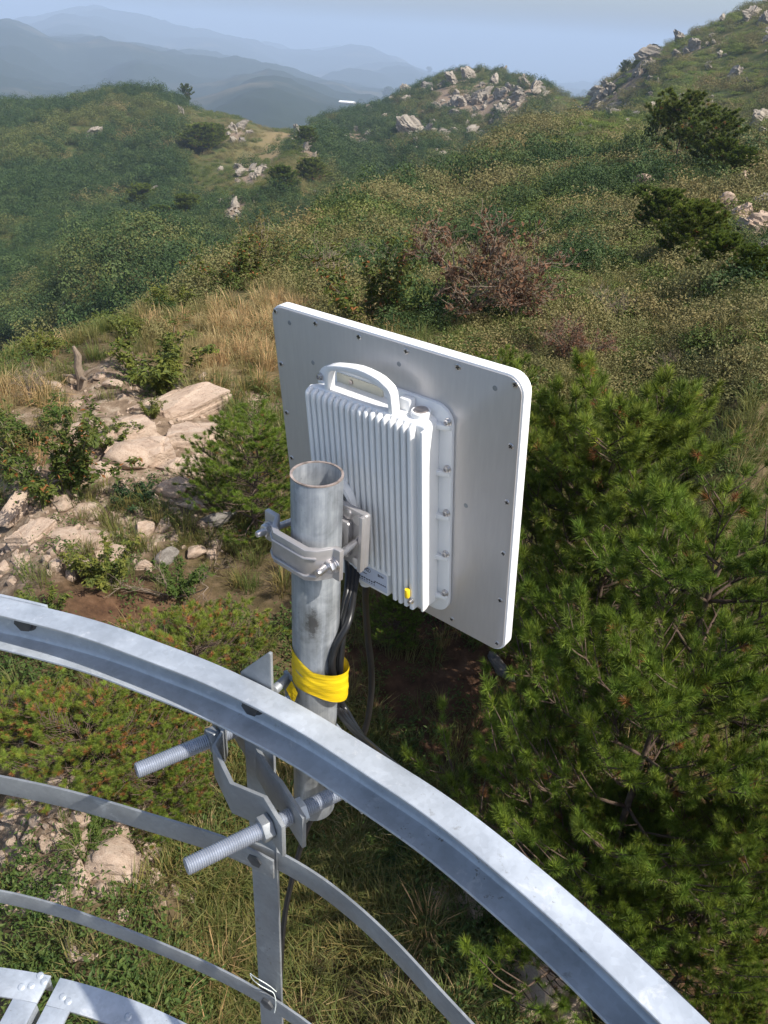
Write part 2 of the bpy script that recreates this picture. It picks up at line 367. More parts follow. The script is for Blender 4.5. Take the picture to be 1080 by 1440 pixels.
# ---------------------------------------------------------------- the ground: one sheet out to the far ranges
def blob(x, y, px, py, sa, sl):
    g = ground_px(px, py)
    if g is None: return 0
    a0, l0 = math.atan2(g[0], g[1]), math.log(math.hypot(g[0], g[1]))
    a, l = np.arctan2(x, y), np.log(np.hypot(x, y) + 1e-6)
    return np.exp(-((a - a0) / sa) ** 2 - ((l - l0) / sl) ** 2)
DRY = [(315, 505, .06, .11), (350, 465, .06, .08), (395, 435, .04, .05), (15, 575, .04, .06), (960, 258, .03, .15), (380, 220, .035, .12), (400, 190, .03, .1), (930, 260, .03, .12), (1000, 300, .03, .15)]
BARE = [(130, 700, .16, .14), (230, 600, .13, .12), (100, 760, .18, .1), (60, 1150, .15, .12), (180, 1220, .12, .1), (130, 540, .07, .06), (860, 915, .08, .1), (640, 1250, .1, .1), (780, 1390, .12, .1), (335, 190, .018, .08), (355, 250, .02, .1), (590, 190, .03, .12), (560, 140, .03, .06), (650, 130, .03, .06), (740, 125, .03, .05), (500, 210, .03, .1), (440, 215, .015, .1), (1050, 300, .04, .2), (330, 300, .02, .1), (210, 290, .02, .08), (835, 145, .02, .05), (890, 105, .02, .04), (980, 75, .025, .05), (660, 150, .04, .06), (700, 175, .04, .05)]
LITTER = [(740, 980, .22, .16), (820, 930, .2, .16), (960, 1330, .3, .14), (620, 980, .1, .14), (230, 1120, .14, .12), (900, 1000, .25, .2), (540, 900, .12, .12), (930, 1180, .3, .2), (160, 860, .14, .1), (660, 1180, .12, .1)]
def cover(x, y):
    d = np.clip(sum(blob(x, y, *b) for b in DRY), 0, 1); b_ = np.clip(sum(blob(x, y, *b) for b in BARE), 0, 1)
    a, l = np.arctan2(x, y), np.log(np.hypot(x, y) + 1e-6); b_ = np.clip(b_ * np.clip(.75 + 1.9 * fbm(a * 34, l * 26, 61, 4) * np.clip(l - 3, 0, 1), 0, 1.2), 0, 1); l = np.clip(sum(blob(x, y, *b) for b in LITTER), 0, 1)
    return d, b_, l
ga = np.r_[np.linspace(-180, -62, 40, endpoint=False), np.linspace(-62, 62, 560), np.linspace(62, 180, 40)[1:-1]]
gr = np.r_[.25, .5, .8, np.exp(np.linspace(math.log(1.1), math.log(45), 330, endpoint=False)), np.exp(np.linspace(math.log(45), math.log(900), 300, endpoint=False)), np.exp(np.linspace(math.log(900), math.log(14500), 150))]
AA, RR = np.meshgrid(np.radians(ga), gr); gx, gy = (RR * np.sin(AA)).ravel(), (RR * np.cos(AA)).ravel()
gzv = gz(gx, gy); na, nr = len(ga), len(gr)
idx = np.arange(na * nr).reshape(nr, na); nxt = np.roll(idx, -1, 1)
F = np.stack([idx[:-1], idx[1:], nxt[1:], nxt[:-1]], -1).reshape(-1, 4)[:, ::-1]
cd, cb, cl = cover(gx, gy)
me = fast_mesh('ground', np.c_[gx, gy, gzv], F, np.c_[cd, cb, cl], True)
mm, N, L, B = mat('hill_ground'); P = coord(N)
at = N.new('ShaderNodeAttribute'); at.attribute_name = 'tint'; sp = N.new('ShaderNodeSeparateColor'); L.new(at.outputs['Color'], sp.inputs[0])
nA = noise(N, L, P, .012, 8, .6); nB = noise(N, L, P, .35, 9, .65); nC = noise(N, L, P, 6, 8, .7); nD = noise(N, L, P, .0022, 9, .62)
g1 = ramp(N, [(.30, (.030, .048, .014)), (.46, (.060, .072, .024)), (.58, (.095, .088, .035)), (.72, (.13, .105, .055))]); L.new(nB.outputs[0], g1.inputs[0])
g2 = ramp(N, [(.35, (.75, .9, .85)), (.65, (1.15, 1.05, .95))]); L.new(nA.outputs[0], g2.inputs[0])
c = mix(N, L, 1, g1.outputs[0], g2.outputs[0], 'MULTIPLY')
g3 = ramp(N, [(.56, (0, 0, 0)), (.66, (1, 1, 1))]); L.new(nD.outputs[0], g3.inputs[0])
ln = N.new('ShaderNodeVectorMath'); ln.operation = 'LENGTH'; L.new(P, ln.inputs[0]); fr = N.new('ShaderNodeMapRange'); L.new(ln.outputs['Value'], fr.inputs[0]); fr.inputs[1].default_value = 700; fr.inputs[2].default_value = 1200
c = mix(N, L, fr.outputs[0], c, (.022, .032, .020))                  # forest in the valley and ranges beyond, darkened with distance for haze contrast
g3b = N.new('ShaderNodeMath'); g3b.operation = 'MULTIPLY'; L.new(g3.outputs[0], g3b.inputs[0]); L.new(fr.outputs[0], g3b.inputs[1]); g3 = g3b
nr_ = N.new('ShaderNodeMapRange'); L.new(ln.outputs['Value'], nr_.inputs[0]); nr_.inputs[1].default_value = 22; nr_.inputs[2].default_value = 13
gs = ramp(N, [(.30, (.045, .036, .018)), (.46, (.085, .066, .033)), (.58, (.125, .092, .052)), (.72, (.17, .125, .078))]); L.new(nC.outputs[0], gs.inputs[0]); c = mix(N, L, nr_.outputs[0], c, gs.outputs[0])
c = mix(N, L, g3.outputs[0], c, (.085, .078, .05))                     # fields and bare soil on the far ranges
dg = ramp(N, [(.3, (.16, .115, .05)), (.7, (.30, .23, .12))]); L.new(nC.outputs[0], dg.inputs[0])
c = mix(N, L, sp.outputs[0], c, dg.outputs[0])
so = ramp(N, [(.25, (.07, .048, .033)), (.5, (.20, .145, .10)), (.72, (.40, .33, .25))]); L.new(nC.outputs[0], so.inputs[0])
ms_ = N.new('ShaderNodeMath'); ms_.operation = 'MULTIPLY_ADD'; L.new(nB.outputs[0], ms_.inputs[0]); ms_.inputs[1].default_value = 2.2; ms_.inputs[2].default_value = -1.1
ad = N.new('ShaderNodeMath'); ad.operation = 'ADD'; L.new(sp.outputs[1], ad.inputs[0]); L.new(ms_.outputs[0], ad.inputs[1])
rb = ramp(N, [(.28, (0, 0, 0)), (.5, (1, 1, 1))]); L.new(ad.outputs[0], rb.inputs[0])
mu = N.new('ShaderNodeMath'); mu.operation = 'MULTIPLY'; L.new(rb.outputs[0], mu.inputs[0]); r0 = ramp(N, [(.02, (0, 0, 0)), (.2, (1, 1, 1))]); L.new(sp.outputs[1], r0.inputs[0]); L.new(r0.outputs[0], mu.inputs[1])
c = mix(N, L, mu.outputs[0], c, so.outputs[0])
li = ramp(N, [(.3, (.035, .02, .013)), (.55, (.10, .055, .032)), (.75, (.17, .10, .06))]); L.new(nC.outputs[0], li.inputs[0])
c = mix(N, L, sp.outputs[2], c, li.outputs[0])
L.new(c, B.inputs['Base Color']); B.inputs['Roughness'].default_value = .95; B.inputs['Specular IOR Level'].default_value = .1
bump(N, L, nC.outputs[0], .7, .06, B)
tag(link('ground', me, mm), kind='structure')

# haze: one even volume round everything
hz = MB().box((0, 5000, -180), np.eye(3), (16000, 21000, 320)).build('haze', None); tag(hz, kind='stuff')
hm = bpy.data.materials.new('haze_air'); hm.use_nodes = True; hn = hm.node_tree
hn.nodes.remove(hn.nodes['Principled BSDF']); pv = hn.nodes.new('ShaderNodeVolumePrincipled')
pv.inputs['Color'].default_value = (.52, .65, .85, 1); pv.inputs['Density'].default_value = .00025; pv.inputs['Anisotropy'].default_value = 0
hn.links.new(pv.outputs[0], hn.nodes['Material Output'].inputs['Volume'])
hz.data.materials.append(hm)

# ---------------------------------------------------------------- guard rail of the round platform
RC = np.array([-.826, -.548]); RO = 1.4527; RZ = -.72
def rp(phi, rho, z): return np.array([RC[0] + rho * math.cos(phi), RC[1] + rho * math.sin(phi), z])
rail = empty('guard_rail', tuple(rp(R(62.4), RO, -1.78)), 'curved galvanized steel guard rail with a channel top rail and flat hoops below', 'guard rail')
def dent(phi): return .0006 * math.sin(phi * 23 + 1) + .0004 * math.sin(phi * 51) + .0010 * math.sin(phi * 9.3 + 2)
def channel(a0, a1, off=0.0, zoff=0.0):
    prof = [(-.0018, 0), (-.0004, -.0006), (0, -.002), (0, -.068), (-.002, -.07), (-.0352, -.07), (-.036, -.069), (-.036, -.0662), (-.0352, -.0655), (-.011, -.0645), (-.0075, -.063), (-.0055, -.060),
            (-.0048, -.056), (-.0048, -.013), (-.0055, -.009), (-.008, -.0062), (-.012, -.005), (-.0352, -.0045), (-.036, -.0038), (-.036, -.0008), (-.0352, 0)]
    k = int(abs(a1 - a0) / .7) + 2; rings = []
    for i in range(k):
        ph = R(a0 + (a1 - a0) * i / (k - 1)); d_ = dent(ph) + off
        rings.append([rp(ph, RO + d_ + a * (1 + .025 * math.sin(ph * 17)), RZ + zoff + b + .0008 * math.sin(ph * 31)) for a, b in prof])
    return MB().sweep(rings)
SPL = math.degrees(math.atan2(.862 + .548, -.471 + .826))
channel(-25, 190).build('top_rail', M['galv'], rail, ang=25)
MB().sweep([[rp(R(a), RO + .0045 + dent(R(a)), RZ + .0006), rp(R(a), RO + .0003 + dent(R(a)), RZ + .0006), rp(R(a), RO + .0003 + dent(R(a)), RZ - .068), rp(R(a), RO + .0045 + dent(R(a)), RZ - .068)] for a in np.linspace(SPL, SPL + 30, 50)]).build('splice_plate', M['galv'], rail, bevel=.0006)
# weld seam in the web, right part
ws = MB(); a_ = at_z(815, 1335, -.765); ph = math.atan2(a_[1] - RC[1], a_[0] - RC[0])
ws.tube([rp(ph + .0012 * math.sin(i), RO - .0048 + dent(ph), RZ - .012 - i * .005) for i in range(10)], [.0022 + .0006 * (i % 3) for i in range(10)], 8).build('weld_seam', M['galv_dull'], rail)
# flat uprights on the outside of the channel
def upright(phi, ztop, slant=.02):
    t = np.array([math.sin(phi), -math.cos(phi), 0]); rd = np.array([math.cos(phi), math.sin(phi), 0]); o = rp(phi, RO + .0025, 0)
    return MB().prism([(-.025, -1.80), (.025, -1.80), (.025, ztop), (.021, ztop), (-.025, ztop - .055 if slant else ztop)], o, (t, (0, 0, 1), rd), 0, .005)
PB = R(62.4)
upright(PB, -.664).build('upright', M['galv_dull'], rail, bevel=.0008)
for ph in (R(152.4), R(-20)): upright(ph, -.79, 0).build('upright', M['galv_dull'], rail, bevel=.0008)
def bolt(o, axis, r=.0095, h=.007, name='bolt', mat_='galv_dull', parent=None):
    b = MB(); hx = [(r * math.cos(R(60 * k + 10)), r * math.sin(R(60 * k + 10))) for k in range(6)]
    a = np.array(axis, float); a /= np.linalg.norm(a); u = np.cross(a, [0, 0, 1.0]); u /= np.linalg.norm(u)
    b.prism(hx, o, (u, np.cross(a, u), a), .0012, h); b.lathe([(r * 1.25, 0), (r * 1.25, .0014)], o, a, 20)
    return b.build(name, M[mat_], parent, bevel=.0007)
M['bolt_dark'] = plain('shaded_oxidised_bolt', (.085, .088, .092), .55, .5, .2, 80)  # dark steel colour: oxide, plus the shade on the bolts painted in
def inward(phi): return np.array([-math.cos(phi), -math.sin(phi), 0])
bolt(rp(PB, RO - .0048, -.757), inward(PB), .0135, .009, mat_='bolt_dark', parent=rail)
p_ = math.atan2(.848 + .548, -.51 + .826); bolt(rp(p_, RO - .0048, -.750), inward(p_), .0145, .009, mat_='bolt_dark', parent=rail)
# hoops: flat straps, a little out of round, fixed to the inner face of the upright
def hoop(pts, ztop, wd, ext0, ext1, name='hoop'):
    ph = [math.atan2(p[1] - RC[1], p[0] - RC[0]) for p in pts]; rho = [math.hypot(p[0] - RC[0], p[1] - RC[1]) for p in pts]
    ph = [R(ext0)] + ph + [R(ext1)]; rho = [RO - .01] + rho + [RO - .01]
    q = np.linspace(ph[0], ph[-1], 130); o_ = np.argsort(ph); rr = np.interp(q, np.array(ph)[o_], np.array(rho)[o_]) if ph[0] > ph[-1] else np.interp(q, ph, rho)
    k_ = np.ones(7) / 7; rr = np.convolve(np.pad(rr, 3, 'edge'), k_, 'valid')
    rings = [[rp(a, r + .002, ztop), rp(a, r - .002, ztop), rp(a, r - .002, ztop - wd), rp(a, r + .002, ztop - wd)] for a, r in zip(q, rr)]
    return MB().sweep(rings)
H1 = [(0, 1092), (50, 1101), (100, 1112), (150, 1127), (200, 1142), (250, 1157), (366, 1194), (430, 1218), (480, 1255), (530, 1298), (580, 1349), (620, 1395), (650, 1427)]
H2 = [(0, 1249), (60, 1267), (110, 1283), (170, 1303), (220, 1326), (270, 1346), (320, 1367), (372, 1392), (400, 1413)]
h1 = [at_z(x, y, -1.06) for x, y in H1]; h2 = [at_z(x, y, -1.48) for x, y in H2]
i1 = h1[6]; i1r = math.hypot(i1[0] - RC[0], i1[1] - RC[1])
hp = hoop(h1[:7], -1.06, .044, 185, math.degrees(PB) - 1.1).build('hoop', M['galv_dull'], rail, bevel=.0005)
hoop([h1[0] * 0 + np.array([*rp(PB + R(1.6), RO + .0, 0)[:2], -1.06])] + h1[7:], -1.058, .044, math.degrees(PB) + 1.7, -25).build('hoop', M['galv_dull'], rail, bevel=.0005)
hoop(h2, -1.48, .042, 185, -25).build('hoop', M['galv_dull'], rail, bevel=.0005)
bolt(at_r(367, 1213, i1r) * 0 + rp(PB + .004, i1r - .003, -1.082), inward(PB), .0135, .007, mat_='bolt_dark', parent=rail)
i2r = math.hypot(h2[7][0] - RC[0], h2[7][1] - RC[1]); bolt(rp(PB, i2r - .003, -1.503), inward(PB), .0135, .008, mat_='bolt_dark', parent=rail)

# platform: welded flat-plate segments with a dark gap between them
plat = empty('platform', tuple(rp(R(80), 1.0, -1.80)), 'corner of the galvanized steel tower platform with welded grating frames', 'platform')
PZ = -1.71
def segment(a0, a1, ro=1.425):
    a0, a1 = R(a0), R(a1); k = 24; mb = MB(); ri = ro - .055; t = .006
    def arc(r_out, r_in, b0, b1, z0, z1):
        rings = [[rp(b0 + (b1 - b0) * i / k, r_out, z1), rp(b0 + (b1 - b0) * i / k, r_in, z1), rp(b0 + (b1 - b0) * i / k, r_in, z0), rp(b0 + (b1 - b0) * i / k, r_out, z0)] for i in range(k + 1)]
        mb.sweep(rings)
    arc(ro, ri, a0, a1, PZ - t, PZ)
    arc(ro - .001, ro - .007, a0 + .002, a1 - .002, PZ - .05, PZ - t - .0005)
    for r_ in (1.13, .83, .53): arc(r_ + .025, r_ - .025, a0, a1, PZ - t - .001, PZ - .001)
    for b0, b1 in ((a0, .052), (a1, -.052)):                        # side strips, each with its down-turned edge
        for r0_, r1_ in ((.50, ri - .0005),):
            w0 = .052; d0 = np.array([math.cos(b0), math.sin(b0), 0]); tn = np.array([-math.sin(b0), math.cos(b0), 0]) * np.sign(b1)
            mb.prism([(r0_, 0), (r1_, 0), (r1_, w0), (r0_, w0)], np.array([*RC, 0]), (d0, tn, np.array([0, 0, 1.0])), PZ - t - .002, PZ - .0006)
            mb.prism([(r0_, 0), (r1_, 0), (r1_, .004), (r0_, .004)], np.array([*RC, 0]), (d0, tn, np.array([0, 0, 1.0])), PZ - .05, PZ - t - .0025)
    f_ = mb.build('plate_frame', M['galv'], plat, bevel=.0008)
    gb = MB(); n_ = 6
    for i in range(1, n_):                                           # grating bars a hand below the frame
        b = a0 + (a1 - a0) * i / n_; d0 = np.array([math.cos(b), math.sin(b), 0]); tn = np.array([-math.sin(b), math.cos(b), 0])
        gb.prism([(.5, -.012), (ri + .03, -.012), (ri + .03, .012), (.5, .012)], np.array([*RC, 0]), (d0, tn, np.array([0, 0, 1.0])), PZ - .034, PZ - .030)
    gb.build('grating_bars', M['galv_dull'], plat)
    return a0, a1
GAP = math.degrees(math.atan2(.864 + .548, -.622 + .826))
segment(GAP - 30, GAP - .35); segment(GAP + .45, GAP + 30); segment(GAP + 31, GAP + 60)
for px, py in ((62, 1380), (56, 1372), (30, 1388), (44, 1386), (88, 1402), (96, 1408), (180, 1430)):   # weld blobs at the frame joints
    o = at_z(px, py, PZ + .0002); MB().lathe([(.0005, .004), (.005, .0035), (.008, 0)], o, (.1 * rng.normal(), .1 * rng.normal(), 1), 9).build('weld_bead', M['galv'], plat)

# ---------------------------------------------------------------- mast pipe
POLE = np.array([-.078, .772]); PT = -.428; PBm = -.995
mb = MB(); mb.lathe([(.0302, PBm), (.0302, PT - .001), (.0295, PT), (.0281, PT), (.0276, PT - .001), (.0276, PBm + .004)], (*POLE, 0), (0, 0, 1), 64, cap=False)
n_ = len(mb.v); mb.f += [tuple([5 * 64 + k, 5 * 64 + (k + 1) % 64, (k + 1) % 64, k]) for k in range(64)]
pole = mb.build('mast_pipe', M['pole'], None, ang=40)
tag(pole, 'upright galvanized steel pipe with an open sawn-off top, outside the rail', 'pipe')
mb = MB(); mb.lathe([(.0306, PT - .0012), (.0306, PT + .0004), (.0277, PT + .0004), (.0277, PT - .0012)], (*POLE, 0), (0, 0, 1), 64, cap=False)
mb.build('rusty_rim', plain('rust_rim', (.33, .27, .24), .6, .4, .6, 70), pole)

# ---------------------------------------------------------------- yellow tape round pipe and cables
tape = MB(); rings = []; K = 90
for i in range(K + 1):
    th = 2 * math.pi * i / K; dx, dy = math.cos(th), math.sin(th)
    cabl = max(0, math.cos(th + R(25))) ** 4
    rad = .0308 + .0165 * cabl
    z0 = -.752 - .010 * dx + .012 * abs(math.sin(th)) * (dy < 0); z1 = -.700 + .020 * max(0, -dx) - .004 * dx
    col = []
    for j in range(13):
        f = j / 12; z = z0 + (z1 - z0) * f
        wr = .0004 * math.sin(9 * f + 2.2 * math.sin(th * 2) + th) + .0004 * math.sin(23 * f + th * 3) 
        col.append(np.array([POLE[0] + dx * (rad + wr), POLE[1] + dy * (rad + wr), z]))
    rings.append(col)
tape.sweep(rings, closed=False, cap=False)
e = at_r(410, 952, .76)
tp = tape.build('tape_wrap', M['tape'], None, ang=60)
tag(tp, 'crumpled yellow tape wound round the pipe and black cables', 'tape')
fl = MB(); fl.add([(POLE[0] - .030, POLE[1] - .012, -.735), (POLE[0] - .037, POLE[1] - .016, -.747), (POLE[0] - .026, POLE[1] - .026, -.764), (POLE[0] - .020, POLE[1] - .027, -.742)], [(0, 1, 2, 3)])
fl.build('loose_end', M['tape'], tp)

# ---------------------------------------------------------------- panel antenna with its radio unit
AU = np.array([.77517, -.63100, .03097]); AV = np.array([.08085, .05047, -.99545]); AU /= np.linalg.norm(AU); AV -= AU * AU.dot(AV); AV /= np.linalg.norm(AV)
AN = -np.cross(AU, AV); AN = AN if AN[1] < 0 else -AN
S = .07; A0 = np.array([-.14863, .95188, -.30126])
AX = (AU, AV, AN)
def A(u, v, w): return A0 + AU * u + AV * v + AN * w
def apx(px, py, T):                                                  # photo point lying T in front of the back plate -> plate coordinates
    d = ray(px, py); k = (A(0, 0, T) @ AN) / (d @ AN); q = d * k - A(0, 0, T); return q @ AU, q @ AV
ant = empty('panel_antenna', tuple(A(.18, .36, .02)), 'square white panel antenna with grey metal back, ribbed radio unit and carrying handle', 'antenna')
X0, X1, Y0, Y1 = -.13 * S, 5.15 * S, -.13 * S, 5.2 * S
mb = MB(); ins = [(0, -.0006), (-.0006, 0)]
rr = [rrect(X0 + e, Y0 + e, X1 - e, Y1 - e, .02 - e) for e in (.0016, .0003, 0, 0, .004)]; ws_ = (0, -.0006, -.002, -.014, -.019)
mb.sweep([[A(a, b, w_) for a, b in r__] for r__, w_ in zip(rr, ws_)])
rad = mb.build('radome', M['radome'], ant, ang=50)
mb = MB().prism(rrect(X0 + .0022, Y0 + .0022, X1 - .0022, Y1 - .0022, .018), A(0, 0, 0), AX, -.001, .0012); plate = mb.build('back_plate', M['alu'], ant, bevel=.0004)
for i in range(6):
    for j in range(6):
        if i in (0, 5) or j in (0, 5):
            o = A(i * S, j * S, .0012); b = MB().lathe([(.0036, 0), (.0036, .0004), (.0030, .0009), (.0012, .0009), (.001, .0003)], o, AN, 16, ref=AU)
            sc = b.build('screw', M['steel'], plate)
            a_ = random.random() * 3; c1 = AU * math.cos(a_) + AV * math.sin(a_); c2 = np.cross(AN, c1)
            x = MB(); x.box(o + AN * .001, (c1, c2, AN), (.0023, .0006, .0003)); x.box(o + AN * .00102, (c1, c2, AN), (.0006, .0023, .0003)); x.build('cross_slot', M['dark'], sc)
for px, py in ((407, 454), (440, 510), (561, 512), (696, 546), (655, 711)):
    u, v = apx(px, py, .0012); MB().lathe([(.003, 0), (.0026, .0004)], A(u, v, .0012), AN, 14).build('rivet', M['galv_dull'], plate)
# radio unit: mounting flange, body, fins
ru = MB(); FU0, FU1, FV0, FV1 = 1.03 * S, 3.97 * S, .66 * S, 4.88 * S
ru.prism(rrect(FU0, FV0, FU1, FV1, .024, 8), A(0, 0, 0), AX, .0013, .0065)
BU0, BU1, BV0, BV1 = 1.24 * S, 3.80 * S, .86 * S, 4.56 * S
def ring_(u0, v0, u1, v1, r_, w_): return [A(a, b, w_) for a, b in rrect(u0, v0, u1, v1, r_, 5)]
ru.sweep([ring_(BU0 + .014, BV0 + .0015, BU1 - .0055, BV1 + .012, .012, .0066), ring_(BU0 + .010, BV0 + .001, BU1 - .0040, BV1 + .008, .010, .018), ring_(BU0 + .004, BV0, BU1 - .0015, BV1, .005, .030), ring_(BU0, BV0, BU1, BV1, .004, .036), ring_(BU0 + .0015, BV0 + .002, BU1 - .0015, BV1 - .001, .003, .0378)])
unit = ru.build('radio_unit', M['white'], ant, bevel=.0009, ang=40)
PX0, PX1, PY0, PY1 = 1.62 * S, 3.02 * S, 4.02 * S, BV1               # smooth pad for the label
fins = MB(); NF = 18
for k in range(NF):
    u = BU0 + .006 + (BU1 - BU0 - .0222) * k / (NF - 1); v1 = BV1 - .001 if not (PX0 - .003 < u < PX1 + .003) else PY0 + .001
    hw = .0034; pr = []
    for du, dw in ((-hw, .0365), (-hw * .92, .0445), (-hw * .78, .0464), (-hw * .5, .0470), (hw * .5, .0470), (hw * .78, .0464), (hw * .92, .0445), (hw, .0365)): pr.append((du, dw))
    def at_v(v, k_, kd): return [A(u + du * k_, v, .0365 + (dw - .0365) * kd) for du, dw in pr]
    v0 = BV0 + .003
    fins.sweep([at_v(v0 - .0022, .55, .35), at_v(v0, .8, .75), at_v(v0 + .003, 1, .95), at_v(v0 + .008, 1, 1), at_v(v1, 1, 1)])
hs = fins.build('heat_sink_fins', M['white'], unit, ang=50)
MB().box(A(BU1 - .0018, (BV0 + BV1) / 2 + .001, .040), AX, (.0016, (BV1 - BV0) / 2 - .003, .0035)).build('body_rim', M['white'], unit, bevel=.0008)
pd = MB().prism(rrect(PX0, PY0, PX1, PY1, .003), A(0, 0, 0), AX, .037, .0462).build('label_pad', M['white'], unit, bevel=.0008)
lu0, lv0 = 2.30 * S, 4.08 * S; lu1, lv1 = 3.0 * S, 4.50 * S
lb = MB().prism(rrect(lu0, lv0, lu1, lv1, .002), A(0, 0, 0), AX, .0462, .0465).build('label', M['label'], pd)
def text(body, u, v, size, name, parent, matn='ink', axes=(AU, AV, AN), fn=A, w_=.0467):
    cu = bpy.data.curves.new(name, 'FONT'); cu.body = body; cu.size = size; cu.extrude = .00005
    o = bpy.data.objects.new(name, cu); COL.objects.link(o); dg_ = bpy.context.evaluated_depsgraph_get(); dg_.update()
    me_ = bpy.data.meshes.new_from_object(o.evaluated_get(dg_)); bpy.data.objects.remove(o)
    me_.transform(Matrix(([axes[0][0], -axes[1][0], axes[2][0], 0], [axes[0][1], -axes[1][1], axes[2][1], 0], [axes[0][2], -axes[1][2], axes[2][2], 0], [0, 0, 0, 1])))
    me_.transform(Matrix.Translation(fn(u, v, w_))); return link(name, me_, M[matn], parent)
text('OBO', lu0 + .0020, lv0 + .0085, .0078, 'lettering', lb); 
x = MB()
x.lathe([(.0034, 0), (.0034, .0001), (.0027, .0001), (.0027, 0)], A(lu0 + .0185, lv0 + .0058, .0466), AN, 20, cap=False)
for k in range(7): x.box(A(lu0 + .002 + k * .0042, lv0 + .0215 + .0006 * (k % 2), .0466), AX, (.0014, .0010, .0001)); x.box(A(lu0 + .002 + k * .0042, lv0 + .0255, .0466), AX, (.0009, .0006, .0001))
for k in range(5): x.box(A(lu0 + .003 + k * .0026, lv0 + .0135, .0466), AX, (.0010, .0007, .0001))
for k in range(6): x.box(A(lu1 - .020 + k * .0034, lv0 + .019, .0466), AX, (.0012, .0008, .0001))
for k in range(4): x.box(A(lu1 - .014 + k * .0026, lv0 + .006, .0466), AX, (.0008, .0022 - .0003 * k, .0001))
x.build('small_print', M['ink'], lb)
# screw bosses down the right edge of the flange, and the left one
for sgn, uu in ((1, 3.90 * S), (-1, 1.10 * S)):
    for vv in (.91, 1.76, 2.62, 3.48, 4.36):
        v = vv * S; o = A(uu, v, .0066)
        bx = MB(); e_ = .020 * sgn
        bx.add([A(uu + .004 * sgn, v + .004, .0066), A(uu - e_, v + .004, .0066), A(uu - e_, v + .004, .015), A(uu + .004 * sgn, v + .010, .0066), A(uu - e_, v + .012, .0066), A(uu - e_, v + .012, .015), A(uu + .003 * sgn, v + .004, .009), A(uu + .003 * sgn, v + .0095, .009)],
               [(0, 1, 2, 6), (3, 7, 5, 4), (6, 2, 5, 7), (0, 6, 7, 3), (1, 4, 5, 2), (0, 3, 4, 1)])
        bx.build('screw_boss', M['white'], unit, bevel=.0008)
        sc = MB().lathe([(.0048, 0), (.0048, .0012), (.0036, .0014), (.0036, .0042), (.0022, .0046), (.0018, .0028)], o, AN, 18).build('flange_screw', M['steel'], unit)
# carrying handle: an arch over the top edge
ho = [(455.7, 556), (455.7, 520), (459, 515.2), (468, 514.3), (477, 515), (490, 516.5), (501, 518.8), (512, 523), (523, 528.5), (532, 534), (540, 541.5), (546, 548), (549.5, 556), (551.5, 574), (553, 594)]
hi = [(546.5, 590), (545, 572), (543.5, 556), (537, 549), (529, 543), (518, 536), (505, 530), (492, 525.5), (477, 522.6), (466, 522), (462.5, 524), (461, 530), (460.3, 560)]
HW = .036
poly = [apx(px, py, HW) for px, py in ho + hi]
hd = MB().prism(poly, A(0, 0, 0), AX, HW, HW - .013).build('handle', M['white'], unit, bevel=.0012, ang=45)
# screw cap on the top shoulder and the raised block beside it
u, v = apx(591, 590, .020)
sh = MB(); sh.box(A(u - .024, BV0 - .005, .013), AX, (.008, .008, .006)); sh.build('top_shoulder', M['white'], unit, bevel=.0025)
u, v = apx(592, 578, .0185)
cp = MB().lathe([(.0115, -.012), (.0115, .006), (.0105, .0072), (.0085, .0072), (.008, .006)], A(u, v + .006, .0185), -AV, 28).build('cap_collar', M['white'], unit)
MB().lathe([(.008, .006), (.0078, .0085), (.006, .009), (.003, .0082)], A(u, v + .006, .0185), -AV, 24).build('screw_cap', M['capmetal'], unit)
ru2 = MB(); ru2.box(A(2.05 * S, .80 * S, .0075), AX, (.036, .006, .001)); ru2.build('nameplate', plain('cream_plate', (.62, .58, .46), .5, .2), unit)
MB().lathe([(.0032, 0), (.003, .0014), (.001, .0014)], A(1.87 * S, .80 * S, .0086), AN, 14).build('plate_screw', M['capmetal'], unit)
# cable gland under the unit, earth lug
u, v = apx(513, 828, .03)
gl = MB().lathe([(.0125, -.012), (.0125, .006), (.011, .009), (.0085, .010), (.0085, .016)], A(u, BV1 + .004, .026), AV, 26).build('cable_gland', M['white'], unit, ang=40)
u, v = apx(573, 832, .050)
lug = MB().lathe([(.0030, -.001), (.0034, 0), (.0036, .010), (.0030, .0115)], A(u, v - .003, .0505), AV, 18).build('earth_lug', M['yellow_cap'], unit)
MB().lathe([(.0042, 0), (.0042, .002), (.0025, .0022), (.0025, .006)], A(u + .0035, v + .0145, .046), AN, 12).build('lug_screw', M['steel'], unit)
# boss ring on the ribs where the bracket is fixed
u, v = apx(470, 705, .047)
MB().lathe([(.040, .0), (.040, .010), (.0365, .0115), (.033, .010), (.033, 0)], A(u, v - .005, .0455), AN, 56, cap=False).build('boss_ring', M['white'], unit)
BU, BV_ = u, v - .005

# ---------------------------------------------------------------- pipe clamp holding the antenna
UH = np.array([.7755, -.6313, 0]); NH = np.array([-.6313, -.7755, 0]); ZZ = np.array([0, 0, 1.0]); CX = (UH, ZZ, NH); CL = np.array([*POLE, 0])
clamp = empty('pipe_clamp', (*POLE, -.60), 'cast grey metal clamp with two bolts gripping the pipe below its open top', 'pipe clamp')
cz = at_r(445, 782, .745)[2]
def C(u, z, w_): return CL + UH * u + ZZ * z + NH * w_
jp = [(-.070, .012), (-.050, .012), (-.034, .0305), (-.024, .0365), (.024, .0365), (.035, .0285), (.044, .012), (.056, .012), (.056, .019), (.046, .019), (.037, .0365), (.026, .0450), (-.026, .0450), (-.036, .0385), (-.051, .019), (-.070, .019)]
mb = MB(); mb.prism(jp, CL, (UH, NH, ZZ), cz - .021, cz + .021)
jaw = mb.build('front_jaw', M['jaw'], clamp, bevel=.0012, ang=40)
rb_ = MB()
